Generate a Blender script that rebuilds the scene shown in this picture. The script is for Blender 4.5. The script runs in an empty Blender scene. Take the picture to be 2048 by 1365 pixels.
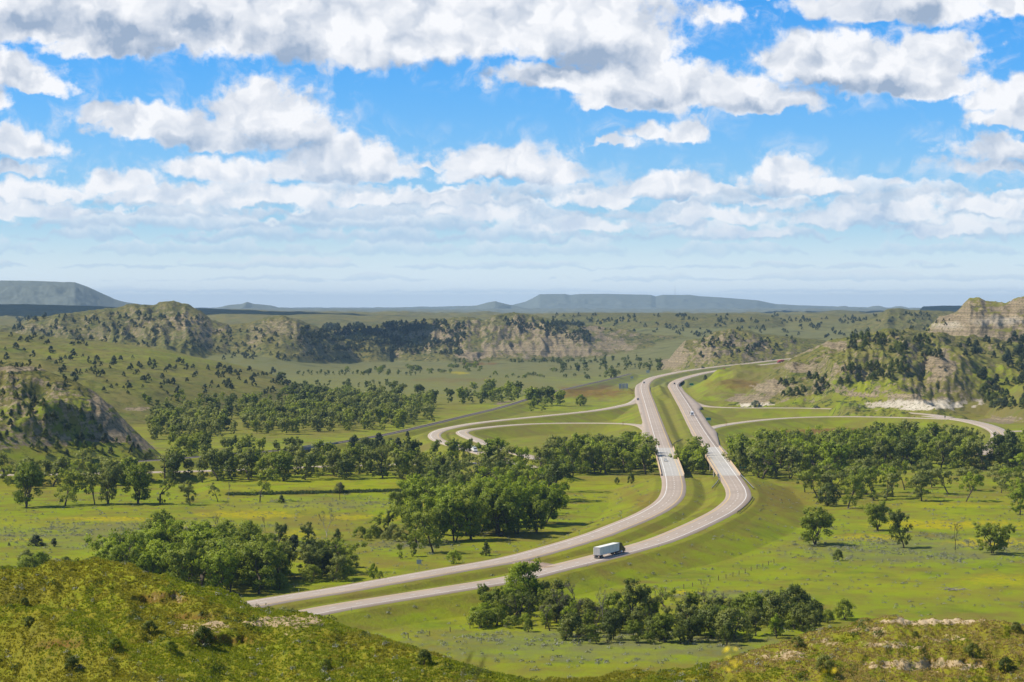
import bpy, math, random
import numpy as np
from mathutils import Vector, Matrix

R = math.radians
sc = bpy.context.scene
COL = sc.collection
rng = np.random.default_rng(7)
random.seed(7)

# ------------------------------------------------------------------ camera
F = 4300.0          # focal length in photo pixels (photo 2048 x 1365)
CAMZ = 95.0         # eye height above the valley floor, metres
HORY = 614.0        # photo row of the horizon
cam_d = bpy.data.cameras.new("camera")
cam = bpy.data.objects.new("camera", cam_d)
COL.objects.link(cam)
cam_d.sensor_width = 36.0
cam_d.lens = 36.0 * F / 2048.0
cam_d.clip_start = 0.5
cam_d.dof.use_dof = True
cam_d.dof.focus_distance = 1200.0
cam_d.dof.aperture_fstop = 5.6
cam_d.clip_end = 120000.0
PITCH = math.atan((682.5 - HORY) / F)
cam.location = (0, 0, CAMZ)
cam.rotation_euler = (math.pi / 2 - PITCH, 0, 0)
sc.camera = cam

# ------------------------------------------------------------------ light
HAZE = 3.4e-5
SUN_EL, SUN_AZ = 50.0, -93.0      # degrees; azimuth from the view direction (+Y) towards the right (+X)
sl = bpy.data.lights.new("sun", 'SUN')
sl.energy = 5.0
sl.angle = R(0.5)
sl.color = (1.0, 0.92, 0.77)
sun = bpy.data.objects.new("sun", sl)
COL.objects.link(sun)
sdir = Vector((math.sin(R(SUN_AZ)) * math.cos(R(SUN_EL)), math.cos(R(SUN_AZ)) * math.cos(R(SUN_EL)), math.sin(R(SUN_EL))))
sun.rotation_euler = sdir.to_track_quat('Z', 'Y').to_euler()
sun.location = (0, 0, 3000)

sc.view_settings.view_transform = 'Standard'
sc.view_settings.look = 'None'
EXPO = 0.28
sc.view_settings.exposure = EXPO
sc.view_settings.gamma = 1.0
sc.cycles.max_bounces = 6
sc.cycles.diffuse_bounces = 2
sc.cycles.glossy_bounces = 2
sc.cycles.transmission_bounces = 3
sc.cycles.transparent_max_bounces = 4
sc.cycles.volume_bounces = 0
sc.cycles.use_denoising = True
sc.cycles.denoiser = 'OPENIMAGEDENOISE'
sc.cycles.denoising_input_passes = 'RGB_ALBEDO_NORMAL'
sc.cycles.denoising_prefilter = 'ACCURATE'
sc.cycles.caustics_reflective = False
sc.cycles.caustics_refractive = False


# ------------------------------------------------------------------ node helper
class NT:
    def __init__(s, tree):
        s.t = tree
        s.n = tree.nodes
        s.l = tree.links

    def node(s, typ, **kw):
        nd = s.n.new(typ)
        for k, v in kw.items():
            setattr(nd, k, v)
        return nd

    def put(s, sock, v):
        if v is None:
            return
        if isinstance(v, bpy.types.NodeSocket):
            s.l.new(v, sock)
        else:
            if isinstance(v, (tuple, list)) and len(v) == 3 and sock.type == 'RGBA':
                v = (*v, 1)
            sock.default_value = v

    def math(s, op, a, b=None, c=None, clamp=False):
        nd = s.node('ShaderNodeMath', operation=op, use_clamp=clamp)
        s.put(nd.inputs[0], a); s.put(nd.inputs[1], b)
        if c is not None:
            s.put(nd.inputs[2], c)
        return nd.outputs[0]

    def vmath(s, op, a, b=None, out=0):
        nd = s.node('ShaderNodeVectorMath', operation=op)
        s.put(nd.inputs[0], a)
        if b is not None:
            s.put(nd.inputs[3] if op == 'SCALE' else nd.inputs[1], b)
        return nd.outputs[out]

    def noise(s, vec, scale, detail=4, rough=0.55, dist=0.0, out=0, dim='3D'):
        nd = s.node('ShaderNodeTexNoise', noise_dimensions=dim)
        s.put(nd.inputs['Vector'], vec)
        nd.inputs['Scale'].default_value = scale
        nd.inputs['Detail'].default_value = detail
        nd.inputs['Roughness'].default_value = rough
        nd.inputs['Distortion'].default_value = dist
        return nd.outputs[out]

    def mix(s, fac, a, b, blend='MIX'):
        nd = s.node('ShaderNodeMix', data_type='RGBA', blend_type=blend)
        s.put(nd.inputs[0], fac); s.put(nd.inputs[6], a); s.put(nd.inputs[7], b)
        return nd.outputs[2]

    def ramp(s, v, lo, hi, a=0.0, b=1.0, smooth=True):
        nd = s.node('ShaderNodeMapRange', interpolation_type='SMOOTHSTEP' if smooth else 'LINEAR')
        s.put(nd.inputs[0], v)
        nd.inputs[1].default_value = lo; nd.inputs[2].default_value = hi
        nd.inputs[3].default_value = a; nd.inputs[4].default_value = b
        return nd.outputs[0]

    def attr(s, name, out='Fac', typ='GEOMETRY'):
        nd = s.node('ShaderNodeAttribute', attribute_name=name, attribute_type=typ)
        return nd.outputs[out]


# ------------------------------------------------------------------ world: sky with clouds
world = bpy.data.worlds.new("World")
sc.world = world
world.use_nodes = True
def build_world():
    t = NT(world.node_tree)
    t.n.clear()
    out = t.node('ShaderNodeOutputWorld')
    bg = t.node('ShaderNodeBackground')
    bg.inputs['Strength'].default_value = SKY_STRENGTH
    t.l.new(bg.outputs[0], out.inputs[0])
    sky = t.node('ShaderNodeTexSky', sky_type='NISHITA')
    sky.sun_disc = False
    sky.sun_elevation = R(SUN_EL)
    sky.sun_rotation = R(SUN_AZ)
    sky.altitude = 800
    sky.air_density = 1.0
    sky.dust_density = 0.2
    sky.ozone_density = 3.0
    tc = t.node('ShaderNodeTexCoord')
    d = tc.outputs['Generated']
    sep = t.node('ShaderNodeSeparateXYZ')
    t.l.new(d, sep.inputs[0])
    x, y, z = sep.outputs
    az = t.math('MULTIPLY', t.math('ARCTAN2', x, y), F / 100.0)
    el = t.math('MULTIPLY', t.math('ARCSINE', z), F / 100.0)    # hundreds of "photo pixels" of angle
    # the photographed blue is deeper than the plain Nishita sky near the horizon
    deep = t.ramp(el, 0.0, 6.5)
    tint = t.mix(deep, (0.62, 0.80, 1.05), (0.19, 0.68, 1.16))
    tint = t.mix(t.ramp(el, 7.0, 16.0), tint, (0.98, 0.94, 0.90))
    skyc = t.mix(1.0, sky.outputs[0], tint, 'MULTIPLY')
    comb = t.node('ShaderNodeCombineXYZ')
    t.put(comb.inputs[0], az); t.put(comb.inputs[1], el)
    P = comb.outputs[0]
    # domain warp gives the cauliflower edges
    w1 = t.vmath('SUBTRACT', t.noise(P, 0.9, 2, 0.5, out=1), (0.5, 0.5, 0.5))
    w2 = t.vmath('SUBTRACT', t.noise(P, 2.8, 4.5, 0.52, out=1), (0.5, 0.5, 0.5))
    warp = t.vmath('ADD', t.vmath('MULTIPLY', w1, (0.9, 0.55, 0)), t.vmath('MULTIPLY', w2, (0.62, 0.42, 0)))
    Q = t.vmath('ADD', P, warp)

    def blobs(lst, k):
        cur = None
        for (bx, by, rx, ry, w) in lst:
            c = ((bx - 1024) / 100.0, (HORY - by) / 100.0, 0)
            v = t.vmath('MULTIPLY', t.vmath('SUBTRACT', Q, c), (88.0 / rx, 90.0 / ry, 0))
            if k:
                v = t.vmath('MAXIMUM', v, t.vmath('MULTIPLY', v, (-1, -k, 0)))
            r = t.math('MULTIPLY_ADD', t.vmath('LENGTH', v, out=1), -w, w)
            cur = r if cur is None else t.math('MAXIMUM', cur, r)
        return cur
    f_main = blobs(CLOUDS, 1.9)
    g_main = blobs(GREYS, 0)
    fine = t.math('SUBTRACT', t.noise(P, 2.6, 7, 0.6), 0.5)
    a_main = t.ramp(t.math('MULTIPLY_ADD', fine, 0.95, f_main), -0.03, 0.33)
    # thin torn veils round the heaped clouds
    veil = t.math('MULTIPLY', t.ramp(f_main, -0.85, 0.15), t.ramp(t.noise(t.vmath('ADD', P, t.vmath('MULTIPLY', w1, (1.6, .8, 0))), 1.7, 6, .62), .46, .74, 0, .62))
    # relief inside the clouds: noise difference towards the sun (up and to the left)
    n0 = t.noise(Q, 1.0, 3.5, 0.5)
    n1 = t.noise(t.vmath('ADD', Q, (-0.17, 0.28, 0)), 1.0, 3.5, 0.5)
    rel = t.math('MULTIPLY', t.math('SUBTRACT', n0, n1), 2.5)
    grey = t.math('MULTIPLY', t.ramp(t.math('MULTIPLY_ADD', fine, 0.7, g_main), -0.06, 0.8), 0.82)
    lum_main = t.math('SUBTRACT', t.math('ADD', 0.80, rel), grey, clamp=True)
    shade = t.mix(t.ramp(el, 0.3, 4.5), (0.44, 0.62, 0.84), (0.35, 0.45, 0.61))
    lit = t.mix(t.ramp(el, 0.2, 2.6), (0.74, 0.84, 0.93), (0.98, 0.99, 1.02))
    cm = t.mix(lum_main, shade, lit)
    K = 1.0 / SKY_STRENGTH / 2 ** EXPO
    kk = t.node('ShaderNodeCombineColor')
    skya = skyc
    # soft pale band of distant cloud on the horizon
    band = t.ramp(el, 2.0, 0.0, 0, 0.75)
    skya = t.mix(band, skya, (1.06 * K, 1.13 * K, 1.17 * K))
    # rows of fair-weather cumulus receding to the horizon: flat bases, heaped tops, smaller and paler with distance
    w2y = t.node('ShaderNodeSeparateXYZ'); t.l.new(w2, w2y.inputs[0])
    for k, (by, hh, fr, op) in enumerate(ROWS):
        base = (HORY - by) / 100.0; h = hh / 100.0
        cv = t.node('ShaderNodeCombineXYZ'); t.put(cv.inputs[0], t.math('MULTIPLY', az, fr)); cv.inputs[1].default_value = 13.7 * k
        t.put(cv.inputs[2], t.math('MULTIPLY', el, .35 / h))
        n = t.noise(cv.outputs[0], 1.0, 5, 0.55)
        c2 = t.node('ShaderNodeCombineXYZ'); t.put(c2.inputs[0], t.math('MULTIPLY', az, .12 + .045 * (k % 4))); c2.inputs[1].default_value = 5.3 * k
        n = t.math('ADD', n, t.math('MULTIPLY', t.math('SUBTRACT', t.noise(c2.outputs[0], 1.0, 2, .5), .5), .55))
        top = t.math('MULTIPLY', t.ramp(n, .39, .62, 0, 1, False), h)
        e_ = t.math('SUBTRACT', t.math('MULTIPLY_ADD', w2y.outputs[1], h * .9, el), t.math('MULTIPLY_ADD', w2y.outputs[0], h * .35, base))
        al = t.math('MULTIPLY', t.ramp(t.math('SUBTRACT', top, e_), 0.0, h * .22), t.ramp(e_, -h * .12, h * .10))
        lu = t.math('ADD', t.ramp(e_, 0.0, h * .62, 0.05, .95), t.math('MULTIPLY', rel, .45), clamp=True)
        cc = t.mix(lu, t.mix(1, shade, (1.15, 1.1, 1.04), 'MULTIPLY'), lit)
        skya = t.mix(t.math('MULTIPLY', al, op), skya, t.mix(1.0, cc, (K, K, K), 'MULTIPLY'))
    skya = t.mix(veil, skya, t.mix(1.0, t.mix(.78, shade, lit), (K, K, K), 'MULTIPLY'))
    fin = t.mix(a_main, skya, t.mix(1.0, cm, (K, K, K), 'MULTIPLY'))
    # below the horizon: plain ground-like tone so upward bounce is not blue
    fin = t.mix(t.ramp(z, -0.02, 0.0, 1, 0), fin, (0.12 * K, 0.14 * K, 0.06 * K))
    t.l.new(fin, bg.inputs[0])
SKY_STRENGTH = 0.11
# (row of the base, height, lumps per 100 px, opacity)
ROWS = [(585, 14, .35, .34), (561, 22, .5, .42), (536, 26, .45, .52), (508, 40, .62, .5), (480, 54, .5, .78), (457, 44, .72, .85), (436, 62, .42, .85), (412, 46, .6, .85), (396, 58, .36, .8)]
# (x, y, rx, ry, weight) in photo pixels of angle: the big cumulus in the photograph's places
CLOUDS = [
    (120, 60, 300, 85, 1.0), (290, 90, 190, 55, .9), (60, 20, 400, 115, 1.0), (330, 40, 300, 110, 1.0), (760, 40, 420, 125, 1.0), (1050, 30, 330, 120, 1.0), (60, 40, 330, 110, 1.0), (300, 60, 230, 100, 1.0), (240, 110, 130, 40, .9), (520, 70, 240, 110, 1.0), (700, 90, 260, 95, 1.0),
    (900, 70, 260, 110, 1.0), (1130, 70, 230, 95, 1.0), (1230, 100, 150, 70, 1.0), (1120, 165, 150, 40, .9), (620, 30, 260, 80, .9),
    (1290, 170, 210, 55, 1.0), (1420, 200, 190, 50, .9), (1530, 215, 110, 30, .8), (1230, 200, 90, 30, .9),
    (1640, 125, 150, 60, 1.0), (1760, 150, 180, 60, 1.0), (1860, 110, 95, 48, 1.0), (1820, 190, 170, 45, .9), (1640, 160, 120, 45, .8),
    (1780, 30, 190, 50, 1.0), (1560, -10, 260, 30, .8), (2010, 25, 90, 45, .9), (1440, 40, 60, 30, .6),
    (2040, 220, 140, 45, .9), (2020, 255, 110, 25, .8), (2060, 310, 190, 34, .8), (1960, 340, 110, 24, .6),
    (530, 240, 130, 75, 1.0), (530, 200, 75, 50, .9), (600, 275, 90, 45, .9), (330, 260, 150, 50, 1.0), (230, 240, 90, 34, .9), (420, 285, 120, 36, .9),
    (690, 320, 130, 50, .9), (740, 345, 110, 36, .8), (600, 345, 130, 38, .8),
    (20, 160, 110, 50, 1.0), (90, 185, 70, 28, .9), (30, 305, 120, 45, .9), (-20, 220, 70, 40, .8),
    (1010, 330, 130, 50, 1.0), (1090, 350, 110, 34, .9), (960, 350, 80, 30, .8),
    (1330, 270, 90, 24, .8), (1375, 265, 55, 34, .9), (1230, 285, 60, 12, .6),
    (1330, 385, 110, 40, .9), (1200, 400, 110, 22, .7), (1570, 360, 90, 46, 1.0), (1620, 375, 80, 26, .8), (1530, 402, 60, 12, .5),
    (1760, 430, 140, 34, .9), (1650, 445, 70, 22, .7), (1960, 420, 120, 26, .7), (1790, 368, 40, 12, .4),
    (440, 345, 110, 34, .8), (330, 405, 120, 26, .7), (560, 400, 150, 32, .8), (740, 400, 110, 26, .7), (60, 430, 150, 26, .7), (950, 430, 110, 24, .7), (1420, 440, 130, 24, .7), (1500, 470, 110, 16, .6), (1900, 460, 130, 22, .7), (1180, 455, 130, 20, .6), (60, 350, 70, 18, .6), (850, 335, 60, 12, .5), (250, 375, 90, 36, .8), (80, 395, 150, 30, .7), (900, 400, 90, 22, .7), (400, 395, 120, 30, .7),
]
GREYS = [
    (120, 60, 170, 36, .8), (300, 100, 130, 45, 1.0), (590, 110, 90, 45, .9), (400, 70, 80, 50, .7), (880, 145, 180, 26, 1.0), (1180, 125, 150, 40, 1.0),
    (1100, 155, 120, 16, .6), (760, 150, 140, 20, .6), (1010, 190, 120, 14, .5), (560, 290, 110, 32, .9), (370, 295, 80, 24, .8), (690, 355, 110, 22, .6), (1500, 215, 70, 16, .7),
    (1640, 185, 110, 26, .9), (1760, 190, 120, 26, .8), (1830, 45, 100, 26, .6), (1330, 200, 130, 22, .5), (1010, 370, 110, 20, .8), (1340, 405, 90, 16, .8),
    (1570, 385, 80, 16, .7), (1770, 455, 120, 18, .7), (2020, 330, 120, 22, .6), (20, 200, 90, 20, .5), (30, 335, 90, 16, .5), (1250, 225, 60, 14, .5), (1640, 60, 90, 20, .6),
]
build_world()


# ------------------------------------------------------------------ small numpy toolbox
_perm = np.random.default_rng(3).permutation(256).astype(np.int32)
_perm = np.concatenate([_perm, _perm])
_ang = np.random.default_rng(4).random(256) * 2 * np.pi
_gx, _gy = np.cos(_ang).astype(np.float32), np.sin(_ang).astype(np.float32)

def perlin(x, y, seed=0):
    x = np.asarray(x, dtype=np.float64) + seed * 37.31
    y = np.asarray(y, dtype=np.float64) + seed * 11.17
    xf = np.floor(x); yf = np.floor(y)
    xi = xf.astype(np.int64) & 255; yi = yf.astype(np.int64) & 255
    x = (x - xf).astype(np.float32); y = (y - yf).astype(np.float32)
    u = x * x * x * (x * (x * 6 - 15) + 10); v = y * y * y * (y * (y * 6 - 15) + 10)
    a = _perm[xi] + yi; b = _perm[xi + 1] + yi
    def g(h, dx, dy):
        h = _perm[h & 511]
        return _gx[h] * dx + _gy[h] * dy
    n00 = g(a, x, y); n10 = g(b, x - 1, y); n01 = g(a + 1, x, y - 1); n11 = g(b + 1, x - 1, y - 1)
    return (n00 + u * (n10 - n00) + v * ((n01 + u * (n11 - n01)) - (n00 + u * (n10 - n00)))) * 1.5

def fbm(x, y, oct=4, seed=0, gain=0.5):
    s = 0; a = 1.0; f = 1.0; tot = 0
    for o in range(oct):
        s = s + a * perlin(x * f, y * f, seed + o); tot += a; a *= gain; f *= 2.03
    return s / tot

def ridged(x, y, oct=4, seed=0, gain=0.5):
    s = 0; a = 1.0; f = 1.0; tot = 0
    for o in range(oct):
        n = 1 - np.abs(perlin(x * f, y * f, seed + o)) * 2
        s = s + a * n; tot += a; a *= gain; f *= 2.03
    return s / tot

def sstep(a, b, x):
    t = np.clip((x - a) / (b - a), 0, 1)
    return t * t * (3 - 2 * t)

_cp, _sp = math.cos(PITCH), math.sin(PITCH)
def ray(px, py):
    """direction of a photo pixel, per metre of +Y"""
    vx = (px - 1024.0) / F; vz = (682.5 - py) / F
    dy = _cp + vz * _sp; dz = -_sp + vz * _cp
    return vx / dy, dz / dy
def at_d(px, py, D):
    a, b = ray(px, py)
    return (a * D, D, CAMZ + b * D)
def at_z(px, py, z):
    a, b = ray(px, py)
    D = (z - CAMZ) / b
    return (a * D, D, z)
def project(X, Y, Z):
    f = Y * _cp - (Z - CAMZ) * _sp
    u = Y * _sp + (Z - CAMZ) * _cp
    return 1024 + F * X / f, 682.5 - F * u / f

def polyline_np(pts):
    return np.array(pts, dtype=np.float64)

def smooth_path(pts, step):
    """Catmull-Rom through 3-D points, resampled at about one point per step metres"""
    P = np.array(pts, dtype=np.float64)
    P = np.vstack([2 * P[0] - P[1], P, 2 * P[-1] - P[-2]])
    out = []
    for i in range(1, len(P) - 2):
        n = 14
        t = np.linspace(0, 1, n, endpoint=False)[:, None]
        a, b, c, d = P[i - 1], P[i], P[i + 1], P[i + 2]
        out.append(0.5 * ((2 * b) + (-a + c) * t + (2 * a - 5 * b + 4 * c - d) * t ** 2 + (-a + 3 * b - 3 * c + d) * t ** 3))
    Q = np.vstack(out + [P[-2][None]])
    for _ in range(6):      # take the hand jitter out of traced points
        Q[1:-1] = 0.25 * Q[:-2] + 0.5 * Q[1:-1] + 0.25 * Q[2:]
    s = np.concatenate([[0], np.cumsum(np.linalg.norm(np.diff(Q[:, :2], axis=0), axis=1))])
    n = max(2, int(s[-1] / step))
    ss = np.linspace(0, s[-1], n)
    return np.stack([np.interp(ss, s, Q[:, k]) for k in range(3)], 1)

def interp_list(v, lst):
    xs = [a for a, b in lst]; ys = [b for a, b in lst]
    return float(np.interp(v, xs, ys))
# ------------------------------------------------------------------ road centre lines (traced, then laid in the world)
def zroad(y):
    return interp_list(y, [(715, 27), (722, 24), (735, 18), (750, 12), (775, 8.5), (800, 8), (960, 8), (1020, 7.5), (1100, 5.5), (1180, 4.5), (1260, 4)])
def trace(px, zf, step=5):
    return smooth_path([at_z(x, y, zf(y) if callable(zf) else zf) for x, y in px], step)

WEST = trace([(300, 1262), (420, 1231), (510, 1208), (600, 1192.5), (680, 1180), (800, 1158.5), (900, 1140.6), (1022, 1119), (1110, 1096), (1192, 1071), (1236, 1054), (1278, 1037),
              (1312, 1020), (1337, 1002), (1348, 982), (1346, 952), (1328, 896), (1314, 855), (1297, 803), (1290, 782), (1290, 769), (1300, 759), (1320, 752.5), (1348, 746.5),
              (1376, 741.5), (1440, 733), (1499, 727), (1540, 722), (1590, 717), (1640, 714)], zroad)
EAST = trace([(300, 1296), (420, 1268), (520, 1245), (600, 1229), (680, 1213.5), (800, 1194), (900, 1178), (1022, 1158), (1100, 1139), (1192, 1116.5), (1295, 1088.5), (1340, 1073),
              (1380, 1056), (1418, 1038), (1452, 1019), (1474, 998), (1475, 982), (1468, 968), (1457, 951), (1419, 895), (1393, 855), (1371, 815), (1354, 787), (1346, 771), (1356, 761.5),
              (1376, 754.5), (1410, 746), (1458, 738), (1499, 733), (1540, 728), (1590, 722.5), (1640, 719)], zroad)
RAMP_NW = trace([(1283, 778), (1280, 793), (1266, 805.5), (1240, 812.5), (1200, 820), (1150, 826), (1100, 831), (1050, 836), (1000, 841), (950, 847), (910, 854), (882, 861), (869, 869), (873, 878),
                 (892, 886), (920, 895), (950, 903), (985, 913), (1026, 925), (1070, 936)], 6.6)
RAMP_SW = trace([(1322, 892), (1310, 876), (1298, 862), (1284, 852.5), (1262, 848.5), (1230, 847), (1180, 846.4), (1104, 846.8), (1050, 848.8), (1000, 852.4), (963, 856.6), (935, 860.5), (924, 865), (932, 871.5),
                 (950, 879), (977, 888.6), (1005, 898), (1040, 908), (1080, 919)], 6.6)
RAMP_NE = trace([(1352, 768), (1362, 784), (1376, 799), (1396, 809), (1421, 813.6), (1470, 815.6), (1523, 816), (1570, 816), (1640, 817), (1720, 820), (1790, 824), (1858, 829), (1900, 835)], 6.8)
RAMP_SE = trace([(1443, 908), (1424, 886), (1410, 870), (1412, 861), (1430, 854), (1478, 845.5), (1547, 838.2), (1616, 834.5), (1686, 833.4), (1740, 833.8), (1789, 834.8), (1858, 837), (1900, 838.5)], 6.8)
CROSS = trace([(1858, 832), (1900, 837), (1935, 842), (1965, 849), (1987, 857), (2000, 866), (2000, 878), (1990, 892), (1975, 910)], 6.8)
CROSS_E = trace([(1996, 862), (2015, 863), (2048, 862), (2120, 861), (2250, 858)], 6.8)
OLD_ROAD = trace([(1070, 936), (1026, 929), (960, 926.5), (900, 926), (840, 927.5), (760, 930), (650, 933), (500, 939), (330, 944), (150, 948), (0, 950), (-200, 955)], 4.5)
RAIL = trace([(-200, 949), (0, 941.5), (100, 935), (200, 927.5), (330, 919), (450, 909), (600, 897), (690, 883), (772, 869), (851, 851.5), (919, 835), (988, 818.5), (1022, 809), (1056, 798.5),
              (1097, 786.5), (1158, 772.5), (1213, 760), (1260, 748)], 5.0)
MEDIAN_LINK = trace([(1020, 1121), (1060, 1126), (1085, 1130), (1110, 1134)], 5.1)
MARK_SPLIT = 0
# (path, half width, bridge test on photo row of the point)
def rows_of(path):
    return project(path[:, 0], path[:, 1], path[:, 2])
for_flatten = [(WEST, 6.2), (EAST, 6.4), (RAMP_NW, 4.8), (RAMP_SW, 4.8), (RAMP_NE, 4.6), (RAMP_SE, 4.6), (CROSS, 6.5), (CROSS_E, 4.2), (OLD_ROAD, 4.8), (RAIL, 3.2), (MEDIAN_LINK, 5)]

def is_bridge(path):
    px, py = rows_of(path)
    b = np.zeros(len(path), bool)
    if path is WEST or path is EAST:
        b = (py > 896) & (py < 951)
    if path is RAIL:
        b = (px > 588) & (px < 668)
    if path is OLD_ROAD:
        b = (px > 842) & (px < 925)
    return b

# ------------------------------------------------------------------ ridges: crest points (photo x, photo y, distance, front width, back width)
RIDGES = []
def ridge(name, pts, a=1.6, b=1.5, gully=0.12, lam=45, rock=0.0, base_rock=0.0, kind='hill', seed=0):
    RIDGES.append(dict(name=name, pts=pts, a=a, b=b, gully=gully, lam=lam, rock=rock, seed=seed, kind=kind))
# the knoll on the left of the viewpoint
ridge('knoll_west', [(-600, 1165, 330, 75, 110), (-100, 1151, 330, 75, 110), (0, 1146, 330, 75, 110), (100, 1137, 332, 75, 110), (190, 1135, 332, 75, 110), (260, 1152, 328, 75, 105), (340, 1168, 324, 72, 100),
      (420, 1185, 320, 70, 95), (500, 1224, 314, 66, 90), (560, 1235, 310, 62, 85), (640, 1250, 304, 58, 80), (700, 1275, 299, 52, 75), (760, 1293, 294, 45, 70), (860, 1321, 288, 40, 60),
      (960, 1355, 282, 36, 50), (1060, 1385, 276, 34, 50)], 1.3, 1.1, 0.10, 17, 0.35, seed=1)
ridge('knoll_west', [(520, 1238, 306, 30, 40), (430, 1267, 296, 30, 40), (330, 1290, 290, 26, 40), (200, 1335, 282, 22, 30)], 1.4, 1.3, 0.12, 12, 0.4, seed=12)
ridge('knoll_west', [(0, 1220, 305, 26, 40), (130, 1227, 300, 26, 40), (260, 1305, 286, 22, 30), (330, 1350, 281, 20, 30)], 1.4, 1.3, 0.12, 12, 0.2, seed=13)
ridge('knoll_east', [(880, 1405, 292, 40, 60), (1050, 1377, 300, 45, 60), (1200, 1367, 308, 45, 60), (1340, 1357, 315, 45, 60), (1440, 1335, 320, 45, 60), (1500, 1315, 325, 45, 60), (1560, 1295, 330, 48, 60),
      (1640, 1267, 332, 50, 60), (1720, 1251, 336, 52, 60), (1800, 1241, 338, 54, 60), (1900, 1239, 338, 54, 60), (1960, 1248, 336, 54, 60), (2048, 1255, 334, 54, 60), (2200, 1257, 332, 54, 60),
      (2700, 1275, 330, 54, 60)], 1.3, 1.1, 0.10, 14, 0.75, seed=2)
# bluff on the left, by the railway
ridge('bluff_west', [(-700, 740, 1400, 180, 260), (-100, 735, 1385, 170, 260), (0, 733, 1380, 165, 250), (60, 734, 1376, 160, 240), (100, 745, 1372, 150, 220), (150, 765, 1366, 140, 200), (178, 778, 1362, 130, 190),
      (205, 803, 1356, 115, 160), (245, 842, 1345, 85, 120), (285, 882, 1330, 52, 70), (322, 914, 1310, 20, 30)], 1.3, 1.1, 0.17, 34, 0.55, seed=3)
# rolling slope with junipers behind it
ridge('slope_west', [(-700, 664, 2950, 560, 500), (0, 667, 2760, 560, 500), (100, 677, 2720, 540, 480), (200, 687, 2660, 500, 450), (300, 700, 2600, 450, 400), (400, 722, 2500, 360, 350), (480, 741, 2400, 260, 300),
      (550, 757, 2330, 180, 200), (600, 778, 2250, 110, 90), (632, 800, 2160, 50, 60)], 1.7, 1.4, 0.06, 110, 0.05, seed=4)
# wooded ridge on the left
ridge('ridge_west', [(-700, 643, 4000, 520, 700), (-100, 655, 3900, 500, 600), (30, 655, 3850, 480, 600), (70, 637, 3830, 500, 600), (110, 631, 3820, 500, 600), (160, 628, 3810, 500, 600), (200, 621, 3800, 520, 600),
      (250, 615, 3790, 520, 600), (300, 613, 3790, 520, 600), (345, 610, 3790, 520, 600), (382, 614, 3780, 500, 600), (402, 625, 3770, 460, 600), (425, 643, 3760, 380, 500), (460, 650, 3740, 330, 500),
      (500, 646, 3720, 340, 500), (530, 638, 3690, 380, 500), (565, 635, 3680, 400, 500), (595, 640, 3690, 380, 500), (640, 659, 3720, 300, 400), (690, 687, 3760, 180, 300), (740, 712, 3800, 70, 100)], 1.5, 1.4, 0.24, 70, 0.6, seed=5)
# wooded, bare-faced hill in the middle
ridge('ridge_centre', [(610, 672, 4300, 380, 500), (650, 666, 4250, 380, 500), (700, 657, 4220, 420, 500), (760, 655, 4200, 430, 500), (800, 651, 4200, 440, 500), (860, 642, 4180, 450, 500), (900, 640, 4160, 450, 500),
      (935, 637, 4150, 450, 500), (962, 645, 4140, 420, 500), (1000, 634, 4130, 440, 500), (1035, 630, 4120, 440, 500), (1080, 638, 4120, 420, 500), (1130, 650, 4110, 360, 500), (1165, 656, 4100, 330, 500),
      (1200, 668, 4080, 280, 400), (1240, 690, 4060, 180, 300), (1290, 709, 4040, 90, 150), (1312, 718, 4030, 40, 60)], 1.5, 1.3, 0.26, 62, 0.75, seed=6)
ridge('ridge_centre', [(1035, 645, 4080, 330, 300), (1010, 675, 3950, 280, 260), (975, 700, 3830, 180, 180), (930, 716, 3740, 80, 80)], 1.5, 1.2, 0.25, 50, 0.9, seed=61)
ridge('ridge_centre', [(740, 662, 4150, 200, 180), (780, 685, 3980, 160, 150), (800, 705, 3850, 60, 60)], 1.5, 1.2, 0.2, 50, 0.2, seed=62)
ridge('ridge_east_far', [(1090, 640, 5400, 500, 700), (1120, 630, 5500, 600, 700), (1160, 627, 5600, 650, 800), (1250, 626, 5600, 650, 800), (1400, 628, 5600, 700, 800), (1500, 628, 5500, 700, 800), (1545, 633, 5400, 600, 700),
      (1580, 646, 5200, 450, 600), (1630, 662, 5000, 200, 400)], 1.5, 1.4, 0.22, 130, 0.4, seed=7)
ridge('ridge_east_far', [(1230, 680, 4600, 150, 200), (1260, 668, 4650, 260, 250), (1330, 658, 4700, 300, 250), (1380, 668, 4650, 220, 250), (1430, 684, 4600, 100, 100)], 1.5, 1.3, 0.2, 80, 0.5, seed=71)
# rocky spur beside the highway
ridge('spur_north', [(1318, 744, 3060, 15, 30), (1336, 722, 3068, 60, 80), (1352, 701, 3078, 100, 120), (1372, 686, 3092, 130, 160), (1397, 680, 3110, 150, 200), (1430, 669, 3135, 170, 230), (1460, 662, 3160, 180, 240),
      (1490, 665, 3180, 180, 240), (1530, 673, 3210, 180, 240), (1600, 678, 3260, 190, 240), (1700, 690, 3320, 200, 240), (1800, 700, 3380, 180, 200)], 1.6, 1.1, 0.18, 38, 0.8, seed=8)
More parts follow.
